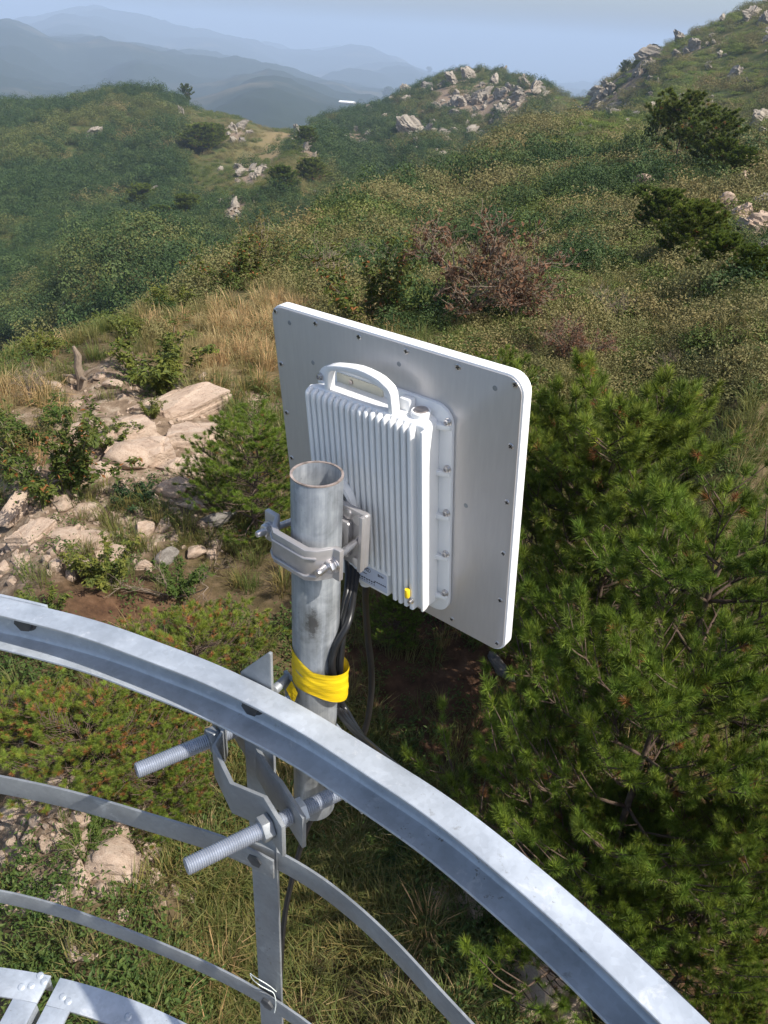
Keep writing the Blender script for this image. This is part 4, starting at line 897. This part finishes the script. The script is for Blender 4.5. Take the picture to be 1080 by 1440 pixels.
ROCKS = [
 (245, 580, 170, .55, .55, 12, 'long broken tan ledge at the top of the rocky knoll, sloping down to the left', .55, (.05, -.20)),
 (175, 615, 125, .55, .5, 13, 'pale tan slab left of the topmost ledge, half behind green leaves', .5, (.1, -.14)),
 (272, 622, 120, .7, .6, 14, 'square cracked tan block below the right end of the topmost ledge', .45, (0, -.05)),
 (205, 645, 140, .6, .55, 15, 'broad cracked tan ledge in the middle of the knoll', .5, (.1, -.12)),
 (258, 662, 90, .6, .5, 13, 'fractured tan ledge above the rounded boulder', .2, (.05, 0)),
 (120, 605, 65, .6, .5, 14, 'flat pale ledge end showing left of the pale green shrub', .6, (0, -.1)),
 (40, 755, 85, .6, .6, 12, 'broken tan ledge under the leaning grey slab', .9, (0, -.2)),
 (130, 765, 75, .6, .5, 15, 'shattered tan slab in the middle of the scree', .2, (.1, -.1)),
 (150, 665, 90, .6, .34, 2, 'flat sunlit stone at the left foot of the big slabs', .7, (0, -.1)),
 (180, 655, 75, .8, .7, 0, 'wedge shaped pale stone above the small dark bush', .3, (.3, 0)),
 (245, 690, 62, .7, .55, 4, 'rounded pale boulder right of the small dark bush', -.1, (0, 0)),
 (128, 722, 52, .7, .6, 6, 'egg shaped ribbed stone below the big leafy bush', .4, (0, 0)),
 (203, 752, 44, .8, .8, 2, 'white angular stone with a bright face in the middle of the scree', .2, (.2, 0)),
 (25, 720, 75, .6, .6, 1, 'leaning grey slab at the left edge beside the big leafy bush', 1.2, (0, -.5)),
 (95, 760, 60, .7, .35, 3, 'flat pale flagstone left of the white angular stone', .1, (0, 0)),
 (60, 745, 48, .8, .5, 5, 'jagged stone below the leaning grey slab', .8, (0, .2)),
 (235, 790, 42, .8, .7, 4, 'smooth blue grey cobble at the lower edge of the scree', .1, (0, 0), 'rock_grey'),
 (310, 738, 60, .45, .4, 1, 'long dark stone lying in the shade of the pine', .4, (0, -.1), 'rock_grey'),
 (115, 800, 62, .6, .4, 6, 'pale flat stone at the bottom of the scree above the rail', .2, (0, 0)),
 (275, 782, 36, .8, .6, 0, 'small squat stone right of the blue grey cobble', .9, (0, 0)),
 (150, 790, 40, .7, .5, 2, 'tilted stone between the flagstone and the cobble', .5, (.2, 0)),
 (205, 800, 30, .7, .6, 3, 'small pale stone left of the blue grey cobble', .5, (.2, 0)),
 (300, 770, 30, .7, .7, 6, 'little brown stone under the long dark stone', 1.5, (.2, 0)),
 (90, 715, 40, .7, .5, 4, 'grey stone under the left side of the big leafy bush', 1.5, (.2, .1)),
 (270, 715, 50, .5, .25, 5, 'thin flat stone below the rounded boulder', .1, (0, .05)),
 (160, 548, 34, .7, .5, 0, 'pale stone behind the dead stump on the knoll', .2, (0, 0)),
 (140, 535, 26, .7, .5, 2, 'small stone just right of the dead stump', .9, (0, 0)),
 (75, 545, 36, .6, .4, 3, 'low stone left of the dead stump', .4, (0, 0)),
 (285, 535, 30, .8, .6, 5, 'white stone at the edge of the dry golden grass', .2, (0, 0)),
 (168, 1222, 95, .75, .75, 3, 'sunlit yellowish boulder seen between the two hoops at the left', .4, (0, .1)),
 (150, 1190, 50, .7, .5, 2, 'grey stone just above the sunlit yellowish boulder', .9, (0, 0)),
 (20, 1150, 60, .8, .4, 5, 'pale stone at the left edge between the rail and the upper hoop', .2, (0, 0)),
 (215, 1240, 30, .8, .6, 4, 'small pale stone right of the sunlit yellowish boulder', .2, (0, 0)),
 (100, 1340, 55, .45, .4, 1, 'split grey stone just above the platform corner', 2.2, (0, .2)),
 (125, 1352, 36, .5, .4, 0, 'pale splinter of stone beside the split grey stone', .2, (0, 0)),
 (612, 1265, 42, .45, .6, 4, 'pointed pale stone in the grass between rail and upper hoop', 2.1, (0, .3)),
 (755, 1382, 125, .9, .85, 2, 'big buff boulder half hidden by the lower part of the rail', .3, (0, .1)),
 (800, 1432, 95, .7, .7, 1, 'buff stone below the big boulder at the bottom edge', .9, (0, .1)),
 (725, 1170, 50, 1.0, .9, 6, 'upright grey stone against the outer edge of the rail', .2, (0, 0), 'rock_grey'),
 (845, 1225, 34, .8, .8, 4, 'reddish stone among the pine shoots right of the rail', .5, (.3, 0)),
 (545, 1375, 26, .8, .6, 0, 'small yellow stone in the grass near the end of the upper hoop', .5, (0, 0)),
 (705, 945, 62, .4, .45, 1, 'long grey stone lying in the shade under the antenna corner', -.9, (0, .3), 'rock_grey'),
 (855, 915, 46, .7, .6, 3, 'sunlit broken stone in the clearing among the pines', .2, (0, 0)),
 (875, 890, 30, .7, .6, 5, 'grey stone at the back of the clearing among the pines', .2, (0, 0), 'rock_grey'),
 (745, 800, 26, .6, .6, 0, 'white stone chip showing past the right edge of the antenna', .2, (0, 0)),
 (690, 985, 22, .8, .6, 6, 'brown cobble under the long grey shaded stone', .2, (0, 0)),
 # outcrop on the near right ridge
 (1046, 268, 56, .8, .8, 7, 'topmost pale block of the outcrop at the right edge', .3, (0, 0)),
 (1068, 296, 54, .8, .8, 8, 'dark split block in the outcrop at the right edge', .6, (0, 0), 'rock_grey'),
 (1040, 312, 56, .8, .75, 9, 'middle grey block of the outcrop at the right edge', .2, (0, 0)),
 (1066, 330, 84, .8, .75, 10, 'large pale boulder in the lower part of the right outcrop', .2, (0, .1)),
 (1074, 362, 56, .8, .8, 11, 'lowest pale stone of the right outcrop', .2, (0, .1)),
 (1008, 240, 36, .8, .9, 8, 'pale rock under the flat topped pines', .2, (0, 0)),
 (902, 272, 38, .8, 1.1, 1, 'isolated pale rock on the scrub slope left of the dark pines', .2, (0, 0)),
 (1022, 296, 34, .8, 1.2, 3, 'small upright rock left of the right outcrop', .2, (0, 0)),
 (970, 262, 14, .8, .8, 2, 'small rock in dry grass below the flat topped pines', .2, (0, 0)),
]
for i, a in enumerate(ROCKS): put_rock(*a[:10], **({'mat_': a[9]} if False else {})) if len(a) == 9 else put_rock(*a[:9], mat_=a[9])
FAR = [(600, 128, 34, 'left cliff under the summit of the middle peak'), (655, 112, 40, 'broad crag on the summit of the middle peak'), (635, 120, 26, 'dark cleft crag beside the summit crag'), (570, 145, 22, 'pale crag on the left shoulder of the middle peak'), (735, 122, 30, 'flat topped crag right of the middle summit'), (760, 130, 26, 'crag at the right end of the middle peak'),
 (585, 205, 28, 'pale cliff face low on the middle peak'), (650, 150, 22, 'rock rib below the middle summit'), (710, 160, 18, 'pale rock right of the rib on the middle peak'), (690, 175, 16, 'low rock at the foot of the middle peak'), (500, 185, 16, 'pale rock on the slope left of the middle peak'), (480, 225, 18, 'rock patch low left of the middle peak'), (510, 240, 20, 'lowest rock patch left of the middle peak'), (540, 165, 14, 'small rock on the left ridge of the middle peak'),
 (328, 185, 22, 'pale scar on the saddle of the left hill'), (340, 200, 18, 'lower pale scar on the saddle of the left hill'), (412, 200, 14, 'small pale rock by the path on the saddle'), (335, 305, 14, 'pale rock beside the gully bottom'), (310, 240, 14, 'small rock below the dark grove on the left hill'),
 (838, 150, 34, 'steep crag where the right peak meets the saddle'), (905, 95, 26, 'grey crag halfway up the ridge of the right peak'), (975, 72, 40, 'big layered crag high on the right peak'), (950, 85, 22, 'dark crag left of the layered crag'), (1055, 25, 36, 'pale ledge just below the top of the right peak'), (1030, 112, 30, 'pale stacked rock on the face of the right peak'), (1050, 115, 16, 'small rock right of the stacked rock'), (915, 118, 24, 'pale ledge low on the ridge of the right peak'), (860, 130, 20, 'pale rock at the foot of the right ridge'), (1000, 140, 12, 'lone rock on the grassy face of the right peak'), (1075, 60, 16, 'pale rock at the right edge on the peak'),
 (830, 180, 12, 'small white rock on the near saddle'), (960, 150, 12, 'small rock on the lower face of the right peak'), (1070, 190, 16, 'pale rock low on the right edge'), (880, 150, 12, 'small ledge above the near saddle')]
for i, (px, py, wd, lab) in enumerate(FAR): put_rock(px, py, wd * 1.08, .6 + .3 * (i % 3) / 2, .55 + .35 * ((i * 7) % 5) / 4, 7 + i % 5, lab, i * 1.3, ((i % 4) * .12, ((i * 3) % 5) * .1), 'rock_far' if i % 5 else 'rock_grey', .28, 'rock', 'far crags', 'crag')
# loose rubble: too many chips to count
def points_stuff(name, proto, P_, rot, scl, label=None):
    me_ = bpy.data.meshes.new(name); me_.from_pydata(P_.tolist(), [], [])
    a = me_.attributes.new('rot', 'FLOAT_VECTOR', 'POINT'); a.data.foreach_set('vector', np.ascontiguousarray(rot, np.float32).ravel())
    a = me_.attributes.new('scl', 'FLOAT_VECTOR', 'POINT'); a.data.foreach_set('vector', np.ascontiguousarray(scl, np.float32).ravel())
    o = bpy.data.objects.new(name, me_); COL.objects.link(o)
    ng = bpy.data.node_groups.new(name, 'GeometryNodeTree'); ng.interface.new_socket('Geometry', in_out='INPUT', socket_type='NodeSocketGeometry'); ng.interface.new_socket('Geometry', in_out='OUTPUT', socket_type='NodeSocketGeometry')
    N_ = ng.nodes; gi = N_.new('NodeGroupInput'); go = N_.new('NodeGroupOutput'); ip = N_.new('GeometryNodeInstanceOnPoints'); ob = N_.new('GeometryNodeObjectInfo')
    ob.inputs['Object'].default_value = proto; ob.inputs['As Instance'].default_value = True
    for nm, sock in (('rot', 'Rotation'), ('scl', 'Scale')):
        na_ = N_.new('GeometryNodeInputNamedAttribute'); na_.data_type = 'FLOAT_VECTOR'; na_.inputs['Name'].default_value = nm; ng.links.new(na_.outputs['Attribute'], ip.inputs[sock])
    ng.links.new(gi.outputs[0], ip.inputs['Points']); ng.links.new(ob.outputs['Geometry'], ip.inputs['Instance']); ng.links.new(ip.outputs[0], go.inputs[0])
    md = o.modifiers.new('scatter', 'NODES'); md.node_group = ng
    return tag(o, kind='stuff')
def proto(name, me_): return bpy.data.objects.new(name, me_)
def scatter_polar(n, r0, r1, a0=-40, a1=36):
    a = np.radians(rng.uniform(a0, a1, n)); lr = rng.uniform(math.log(r0), math.log(r1), n); r = np.exp(lr); return r * np.sin(a), r * np.cos(a)
x_, y_ = scatter_polar(20000, 2.2, 16); d_, b_, l_ = cover(x_, y_); kp = rng.random(len(x_)) < b_ ** 1.5; x_, y_ = x_[kp], y_[kp]; n_ = len(x_)
z_ = gz(x_, y_); sz = rng.lognormal(-3.25, .65, n_); rock_p = RK[2].copy(); rock_p.materials.clear(); rock_p.materials.append(M['rock'])
points_stuff('rubble', proto('rubble_stone', rock_p), np.c_[x_, y_, z_], rng.uniform(-3, 3, (n_, 3)), np.c_[sz, sz * .7, sz * .5])

x_, y_ = scatter_polar(30000, 60, 520, -30, 32); d_, b_, l_ = cover(x_, y_); r_ = np.hypot(x_, y_); pk_ = (np.degrees(np.arctan2(x_, y_)) > 8) & (r_ > 90)
kp = rng.random(len(x_)) < b_ ** 1.3 * .42 + .014 * pk_ + .03 * ((np.degrees(np.arctan2(x_, y_)) > -4) & (r_ > 230)) * (fbm(x_ * .03, y_ * .03, 8, 3) > .05) + .002; x_, y_, r_ = x_[kp], y_[kp], r_[kp]; n_ = len(x_)
sz = r_ * rng.lognormal(-5.45, .5, n_); rock_p = RK[8].copy(); rock_p.materials.clear(); rock_p.materials.append(M['rock_far'])
points_stuff('scree', proto('scree_stone', rock_p), np.c_[x_, y_, gz(x_, y_) + sz * .5], np.c_[rng.normal(0, .4, (n_, 2)), rng.uniform(-3, 3, n_)], np.c_[sz * 1.4, sz, sz])
# ---------------------------------------------------------------- grass
def grass_mesh(name, seed, n=46, h=.30, w_=.0035, cols=((.07, .11, .025), (.16, .17, .05)), spread=.09):
    rs = np.random.default_rng(seed); a = rs.random(n) * 6.28; rr = spread * np.sqrt(rs.random(n)); b = np.c_[rr * np.cos(a), rr * np.sin(a), np.full(n, -.02)]
    d = np.c_[np.cos(a + rs.normal(0, .5, n)), np.sin(a + rs.normal(0, .5, n)), np.zeros(n)]; le = h * rs.uniform(.5, 1.2, n)[:, None]; out = rs.uniform(.15, .9, n)[:, None]
    sd = np.c_[-d[:, 1], d[:, 0], np.zeros(n)] * w_; m1 = b + d * le * out * .3 + np.array([0, 0, 1]) * le * .6; t = b + d * le * out + np.array([0, 0, 1]) * le * (1 - .45 * out)
    V = np.stack([b - sd, b + sd, m1 - sd * .8, m1 + sd * .8, t], 1).reshape(-1, 3); k = np.arange(n)[:, None] * 5; F_ = np.concatenate([k + [0, 1, 2], k + [1, 3, 2], k + [2, 3, 4]])
    c0, c1 = np.array(cols[0]), np.array(cols[1]); tt = c0 + (c1 - c0) * rs.random((n, 1)); me_ = fast_mesh(name, V, F_, np.repeat(tt, 5, 0)); me_.materials.append(M['grass']); return me_
def grass_stuff(name, me_, x_, y_, s0, s1):
    ra = np.array(ROCK_AT); ok = np.ones(len(x_), bool)
    for a_, b_, c_ in ra[np.hypot(ra[:, 0], ra[:, 1]) < 25]: ok &= (x_ - a_) ** 2 + (y_ - b_ + c_ * .35) ** 2 > (c_ * 1.1) ** 2
    x_, y_ = x_[ok], y_[ok]
    n_ = len(x_); z_ = gz(x_, y_); s_ = rng.uniform(s0, s1, n_) * np.clip(np.hypot(x_, y_) / 9, .9, 1.15)
    points_stuff(name, proto(name + '_tuft', me_), np.c_[x_, y_, z_], np.c_[rng.normal(0, .12, n_), rng.normal(0, .12, n_), rng.uniform(0, 6.28, n_)], np.c_[s_, s_, s_ * rng.uniform(.8, 1.2, n_)])
x_, y_ = scatter_polar(15000, 1.5, 24); d_, b_, l_ = cover(x_, y_); pn = fbm(x_ * .8, y_ * .8, 77, 4)
kp = (rng.random(len(x_)) < (1 - .86 * b_) * (1 - .80 * l_) * np.clip(.62 + pn * 2.1, .06, 1)); xg, yg, dg_, pg = x_[kp], y_[kp], d_[kp], pn[kp]
q = rng.random(len(xg)); dry = q < dg_ * 1.2 + .02; sel = (~dry) & (q < .62)
grass_stuff('grass', grass_mesh('green_blades', 1, 46, .28, .0032, ((.085, .115, .028), (.19, .19, .055))), xg[sel], yg[sel], .6, 1.15)
sel2 = (~dry) & (q >= .62); grass_stuff('olive_grass', grass_mesh('olive_blades', 2, 50, .27, .003, ((.12, .12, .035), (.25, .215, .085))), xg[sel2], yg[sel2], .6, 1.2)
grass_stuff('dry_grass', grass_mesh('straw_blades', 3, 56, .34, .003, ((.27, .20, .085), (.46, .34, .17))), xg[dry], yg[dry], .7, 1.3)
x_, y_ = scatter_polar(9000, 1.5, 20); d_, b_, l_ = cover(x_, y_); kp = rng.random(len(x_)) < np.clip(.35 + fbm(x_ * 1.1, y_ * 1.1, 99, 3) * 1.5, 0, 1) * (1 - .8 * b_) * (1 - .75 * l_) * (1 - .6 * d_)
def weed_mesh(name, seed, n, rad, h, leaf, c0, c1):
    rs = np.random.default_rng(seed); p = rs.normal(size=(n, 3)) * [rad * .5, rad * .5, h * .35]; p[:, 2] = np.abs(p[:, 2]); V, F_ = leaf_quads(p, unit_v(np.array([0, 0, .7]) + rs.normal(0, .5, (n, 3))), leaf, rs, .45)
    tt = np.array(c0) + (np.array(c1) - np.array(c0)) * rs.random((n, 1)); me_ = fast_mesh(name, V, F_, np.repeat(tt, 4, 0)); me_.materials.append(M['leaves']); return me_
grass_stuff('ground_cover', weed_mesh('weed_leaves', 4, 90, .16, .22, .020, (.045, .085, .02), (.11, .15, .035)), x_[kp], y_[kp], .5, 1.3)

# ---------------------------------------------------------------- bushes and dead wood near the tower
BK = [bush_meshes('bush_a', 51), bush_meshes('bush_b', 52, .5, .55, 2800, .024, ((.075, .105, .02), (.16, .17, .03))), bush_meshes('bush_dark', 53, .4, .42, 2200, .024, ((.022, .05, .018), (.045, .085, .03))),
      bush_meshes('bush_olive', 54, .5, .75, 2200, .020, ((.10, .10, .03), (.19, .15, .05)), 20), bush_meshes('bush_tinged', 55, .5, .7, 2800, .027, ((.055, .085, .015), (.12, .13, .025)), 16, .45, 1, (.08, (.26, .10, .03)))]
for k, (px, py, wp, v, hh, lab) in enumerate([
 (85, 690, 115, 4, 1.0, 'big leafy bush with reddish leaves over the left side of the scree'), (225, 548, 120, 1, .9, 'wide yellow green bush behind the topmost slab'), (190, 712, 68, 2, .9, 'small dark green bush sitting among the slabs'), (160, 635, 62, 1, .8, 'pale green shrub growing on the cracked slab'),
 (55, 620, 80, 0, .8, 'green shrub at the left edge above the big leafy bush'), (150, 822, 90, 1, .9, 'yellow green shrub at the bottom of the scree above the rail'), (30, 640, 60, 3, .9, 'olive twiggy shrub left of the big leafy bush'), (215, 588, 34, 1, 1.1, 'tuft of pale green leaves on the topmost slab'),
 (60, 500, 50, 1, .8, 'light green shrub on the left brow of the knoll'), (180, 475, 46, 1, .8, 'yellow green shrub on the skyline of the knoll'), (240, 440, 60, 1, .8, 'bright green shrub where the knoll drops to the gully'), (520, 455, 110, 4, 1.0, 'dark leafy shrub behind the top left part of the antenna'),
 (330, 405, 70, 4, .9, 'shrub with orange leaves at the back of the golden grass'), (375, 380, 70, 3, .9, 'olive shrub with orange tips above the golden grass'), (560, 1240, 80, 2, .7, 'low dark herb clump with white flowers left of the rail'), (560, 1190, 70, 0, .7, 'green herb clump right of the pipe foot'),
 (60, 870, 70, 1, .8, 'yellow green shrub just behind the rail at the left'), (250, 830, 60, 0, .8, 'green shrub behind the rail below the cobble'), (120, 1190, 60, 0, .6, 'dark green herb clump above the sunlit yellowish boulder'), (310, 1290, 60, 0, .5, 'green herb clump between the hoops left of the upright')]):
    g = on(px, py)
    if g is None: continue
    s_ = 1.5 * wp / FPX * float(g @ _fw); put_bush('bush', BK[v], g, (s_, s_, s_ * hh), k * 1.1, lab, 'bush', 'leafy bushes round the tower')
DK = [dead_mesh('dead_a', 61, 1.0, 4, 4, .014, .5), dead_mesh('dead_leafy', 62, 1.0, 4, 5, .014, .6, 1900), dead_mesh('dead_b', 63, 1.0, 4, 3, .016, .25)]
for k, (px, py, wp, v, tl, lab) in enumerate([
 (645, 450, 215, 1, 0, 'brown withered shrub with reddish leaves above the antenna'), (722, 462, 120, 1, 0, 'smaller withered shrub with red leaves right of the big one'), (815, 520, 100, 1, 0, 'bare brown shrub above the pines on the right'), (455, 400, 90, 0, 0, 'leafless grey shrub on the slope left of the withered ones'), (540, 390, 70, 0, 0, 'thin bare shrub between the leafless grey one and the withered one'),
 (235, 840, 150, 2, .2, 'bare forked branch lying behind the rail at the left'), (245, 1095, 150, 2, 0, 'tangle of bare grey twigs below the upper threaded rod'), (75, 1070, 110, 2, 0, 'tangle of bare grey twigs left below the rail'), (115, 1180, 90, 2, .1, 'bare twig arching over the left boulder'),
 (50, 560, 80, 0, 0, 'grey leafless brush left of the dead stump'), (300, 800, 90, 2, .2, 'bare curved branch beside the scree above the rail'), (860, 460, 80, 0, 0, 'bare twigs on the scrub slope at the right'), (940, 530, 60, 0, 0, 'pale dry twigs behind the highest pine')]):
    g = on(px, py)
    if g is None: continue
    put_dead('dead_shrub', DK[v], g, wp / FPX * float(g @ _fw) / 1.3, k * 1.7, lab, 'dead shrub', tl, 'leafless shrubs round the tower')
# dead stump
g = on(115, 545); sm = MB(); sm.tube([g + np.array(p) for p in ((0, 0, -.1), (.02, 0, .12), (-.02, .02, .3), (.01, .02, .46), (-.03, .01, .60))], [.085, .07, .055, .05, .02], 10)
for d_ in ((.15, .02, .2), (-.18, .03, .1), (.1, -.1, .12)): sm.tube([g + np.array((0, 0, .12)), g + np.array(d_) * .7 + np.array((0, 0, .08)), g + np.array(d_) * 1.4], [.04, .03, .012], 7)
tag(sm.build('tree_stump', M['deadwood'], None), 'weathered grey dead stump with broken roots on the knoll', 'stump')
# pale plastic scrap under the pines
g = on(930, 1357); b = rock_mesh('scrap', 91, 2, 8); b.materials.append(M['radome']); o = bpy.data.objects.new('litter_scrap', b); COL.objects.link(o); o.location = g + np.array([0, 0, .02]); o.scale = (.05, .03, .03); tag(o, 'crumpled white scrap lying on the dark soil under the pines', 'litter')

# ---------------------------------------------------------------- scrub over the slopes
def scrub_mesh(name, seed, n, leaf, c0, c1, lobes=7, hgt=.8):
    rs = np.random.default_rng(seed); lc = rs.normal(size=(lobes, 3)) * [.45, .45, .22]; lc[:, 2] = np.abs(lc[:, 2]) + .25; lr_ = rs.uniform(.35, .6, lobes); pk = rs.integers(0, lobes, n)
    d = unit_v(rs.normal(size=(n, 3))); p = lc[pk] + d * (lr_[pk] * rs.uniform(.55, 1.05, n) ** .6)[:, None]; p[:, 2] = np.abs(p[:, 2]) * hgt
    V, F_ = leaf_quads(p, unit_v(d + np.array([0, 0, .5]) + rs.normal(0, .5, (n, 3))), leaf, rs, .55); tt = np.array(c0) + (np.array(c1) - np.array(c0)) * np.clip(rs.random((lobes, 1))[pk] * .8 + rs.random((n, 1)) * .2, 0, 1)
    me_ = fast_mesh(name, V, F_, np.repeat(tt, 4, 0)); me_.materials.append(M['scrub']); return me_
def scrub_stuff(name, me_, x_, y_, s_, hs=1.0):
    n_ = len(x_); z_ = gz(x_, y_) - .08 * s_; points_stuff(name, proto(name + '_plant', me_), np.c_[x_, y_, z_], np.c_[rng.normal(0, .1, n_), rng.normal(0, .1, n_), rng.uniform(0, 6.28, n_)], np.c_[s_ * rng.uniform(.85, 1.2, n_), s_ * rng.uniform(.85, 1.2, n_), s_ * hs * rng.uniform(.7, 1.15, n_)])
def dens(n, r0, r1): 
    x_, y_ = scatter_polar(n, r0, r1, -36, 34); d_, b_, l_ = cover(x_, y_); return x_, y_, d_, b_
SZ = lambda r: np.clip(.16 + .018 * r, .28, 1.7) * np.clip(r / 160, 1, 1.5)
parts_ = [dens(4200, 9.5, 45), dens(7000, 45, 140), dens(16000, 140, 520)]
x_, y_, d_, b_ = [np.concatenate(a) for a in zip(*parts_)]; r_ = np.hypot(x_, y_); az_ = np.degrees(np.arctan2(x_, y_))
knoll = (az_ < -6) & (r_ < 17.5 + .0 * az_); u = rng.random(len(x_)); pn = fbm(np.radians(az_) * 9, np.log(r_) * 9, 5, 4)
kp = (u > b_ * 1.1) & (u > d_ * .7) & ((r_ > 13) | (az_ > 3)) & ((r_ < 14) | (r_ > 130) | (rng.random(len(r_)) < .62)) & ~(knoll & (u < .9)); x_, y_, r_, az_, pn = x_[kp], y_[kp], r_[kp], az_[kp], pn[kp]
sz = SZ(r_) * np.clip(rng.lognormal(-.10, .38, len(r_)), .45, 1.45) * np.where((r_ > 14) & (r_ < 130), 1.30, 1); crest = np.interp(az_, [-30, -22, -14, -8, -3, 1, 6], [17, 22, 40, 60, 80, 110, 150])
lefthill = (az_ < -1) & (r_ > crest * 1.3); saddle = lefthill & (az_ > -14.5) & (az_ < -6) & (r_ > 170); w_ = rng.random(len(r_))
dk = (pn + .45 * (lefthill & ~saddle) - .25 * saddle - .10 * ~lefthill + rng.normal(0, .12, len(pn))) > .26; ol = (~dk) & (pn - .22 * (lefthill & ~saddle) * 0 + .12 * saddle + rng.normal(0, .14, len(pn)) < np.where(lefthill & ~saddle, -.16, .04))
sz = sz * np.where(saddle & ~dk, .55, 1) * np.where(lefthill & ~saddle, 1.15, np.where(r_ < 120, .85, 1))
mid_ = (az_ > -4) & (az_ < 10) & (r_ > 200)
of_ = lefthill & ~saddle & ~dk & (w_ > .8); dk |= mid_ & (w_ < .45); fo_ = ((lefthill & ~saddle) | (mid_ & (w_ < .85))) & ~dk & ~of_; ol = (ol | of_) & ~fo_
scrub_stuff('forest_scrub', scrub_mesh('scrub_forest', 75, 1000, .046, (.064, .084, .022), (.135, .152, .043), 7, .95), x_[fo_], y_[fo_], sz[fo_], 1.1)
br_ = (az_ > 9) & (r_ > 85) & (w_ < .8); dk &= ~br_; ol &= ~br_
gr_ = ~(dk | ol | br_ | fo_)
scrub_stuff('bright_scrub', scrub_mesh('scrub_bright', 74, 900, .046, (.125, .170, .030), (.215, .255, .058), 8, .6), x_[br_], y_[br_], sz[br_] * .8, .7)
scrub_stuff('green_scrub', scrub_mesh('scrub_green', 71, 1000, .046, (.075, .105, .022), (.155, .180, .045)), x_[gr_], y_[gr_], sz[gr_])
scrub_stuff('olive_scrub', scrub_mesh('scrub_olive', 72, 1000, .045, (.140, .130, .045), (.215, .190, .082)), x_[ol], y_[ol], sz[ol], 1.1)
scrub_stuff('dark_scrub', scrub_mesh('scrub_dark', 73, 1000, .046, (.032, .064, .019), (.078, .118, .034), 6, 1.0), x_[dk], y_[dk], sz[dk], 1.15)

# ---------------------------------------------------------------- single trees on the slopes and ridges
TK = [pine_meshes('slope_pine', 81, 4.2, 1.7, nl=.15, nw=.013, n_need=40, step=.2, open_=.9, flat=1, tone=.72, slen=.1), pine_meshes('round_pine', 82, 3.4, 1.7, nl=.14, nw=.011, n_need=34, step=.2, tone=.8, slen=.1)]
for k, (px, py, hp, v, wd, lab) in enumerate([
 (945, 245, 98, 0, 1.3, 'flat topped pine with a dark bare trunk on the right ridge'), (918, 228, 72, 0, .9, 'leaning thin pine left of the flat topped pine'), (985, 252, 84, 0, 1.3, 'broad pine right of the flat topped pine'), (1035, 262, 56, 1, 1.1, 'rounded dark pine behind the right outcrop'), (1010, 255, 60, 1, 1.1, 'dense pine above the right outcrop'),
 (930, 330, 66, 1, 1.3, 'uppermost pine of the dark clump on the scrub slope'), (965, 370, 90, 1, 1.2, 'largest pine of the dark clump on the scrub slope'), (1000, 400, 80, 1, 1.1, 'lowest pine of the dark clump on the scrub slope'), (1050, 410, 70, 1, 1.2, 'pine at the right edge below the outcrop'), (905, 300, 40, 1, 1.2, 'small pine at the head of the dark clump'),
 (264, 152, 28, 0, 1.0, 'lone tree standing on the crest of the left hill'), (285, 215, 40, 1, 1.6, 'dark round grove tree below the left crest'), (300, 205, 30, 1, 1.5, 'second grove tree, right of the dark round one'), (430, 210, 30, 1, 1.3, 'dark tree beside the path on the saddle'), (400, 268, 34, 1, 1.5, 'dark tree at the head of the gully'), (440, 258, 34, 1, 1.5, 'green round tree right of the gully head'),
 (545, 140, 16, 1, 1.2, 'tiny dark tree on the left ridge of the middle peak'), (875, 112, 20, 0, 1.1, 'tree on the skyline of the right ridge'), (895, 100, 14, 1, 1.3, 'low tree above the skyline tree of the right ridge'), (603, 108, 10, 0, 1.2, 'tiny tree beside the middle summit'), (690, 102, 8, 1, 1.3, 'tiny bush at the right of the middle summit'), (820, 136, 9, 1, 1.2, 'tiny tree in the notch between the peaks'),
 (200, 300, 40, 1, 1.4, 'dark tree low on the left hill near the gully'), (265, 310, 36, 1, 1.5, 'dark tree above the bright gully floor'), (230, 320, 30, 1, 1.5, 'dark tree left of the gully floor')]):
    g = on(px, py, -.1)
    if g is None: print('tree misses', px, py); continue
    d_ = float(g @ _fw); put_tree('pine_tree' if v == 0 else 'hill_tree', TK[v], g, hp / FPX * d_ * .95, k * 1.3, lab, 'tree', 'trees on the slopes', wd)
# far greenhouse in the valley
g = on(488, 146)
if g is not None:
    gh = empty('greenhouse', tuple(g), 'tiny long white greenhouse in the hazy valley', 'greenhouse')
    k_ = [(9 * math.cos(R(a)), 5 * math.sin(R(a))) for a in range(0, 181, 20)]
    MB().prism(k_, g, ((.25, 1, 0), (0, 0, 1), (.97, -.24, 0)), -16, 16).build('plastic_roof', M['radome'], gh); MB().box(g + np.array([0, 0, 1.0]), ((.97, -.24, 0), (.24, .97, 0), (0, 0, 1)), (17, 10, 1.2)).build('base_wall', M['rock_far'], gh)
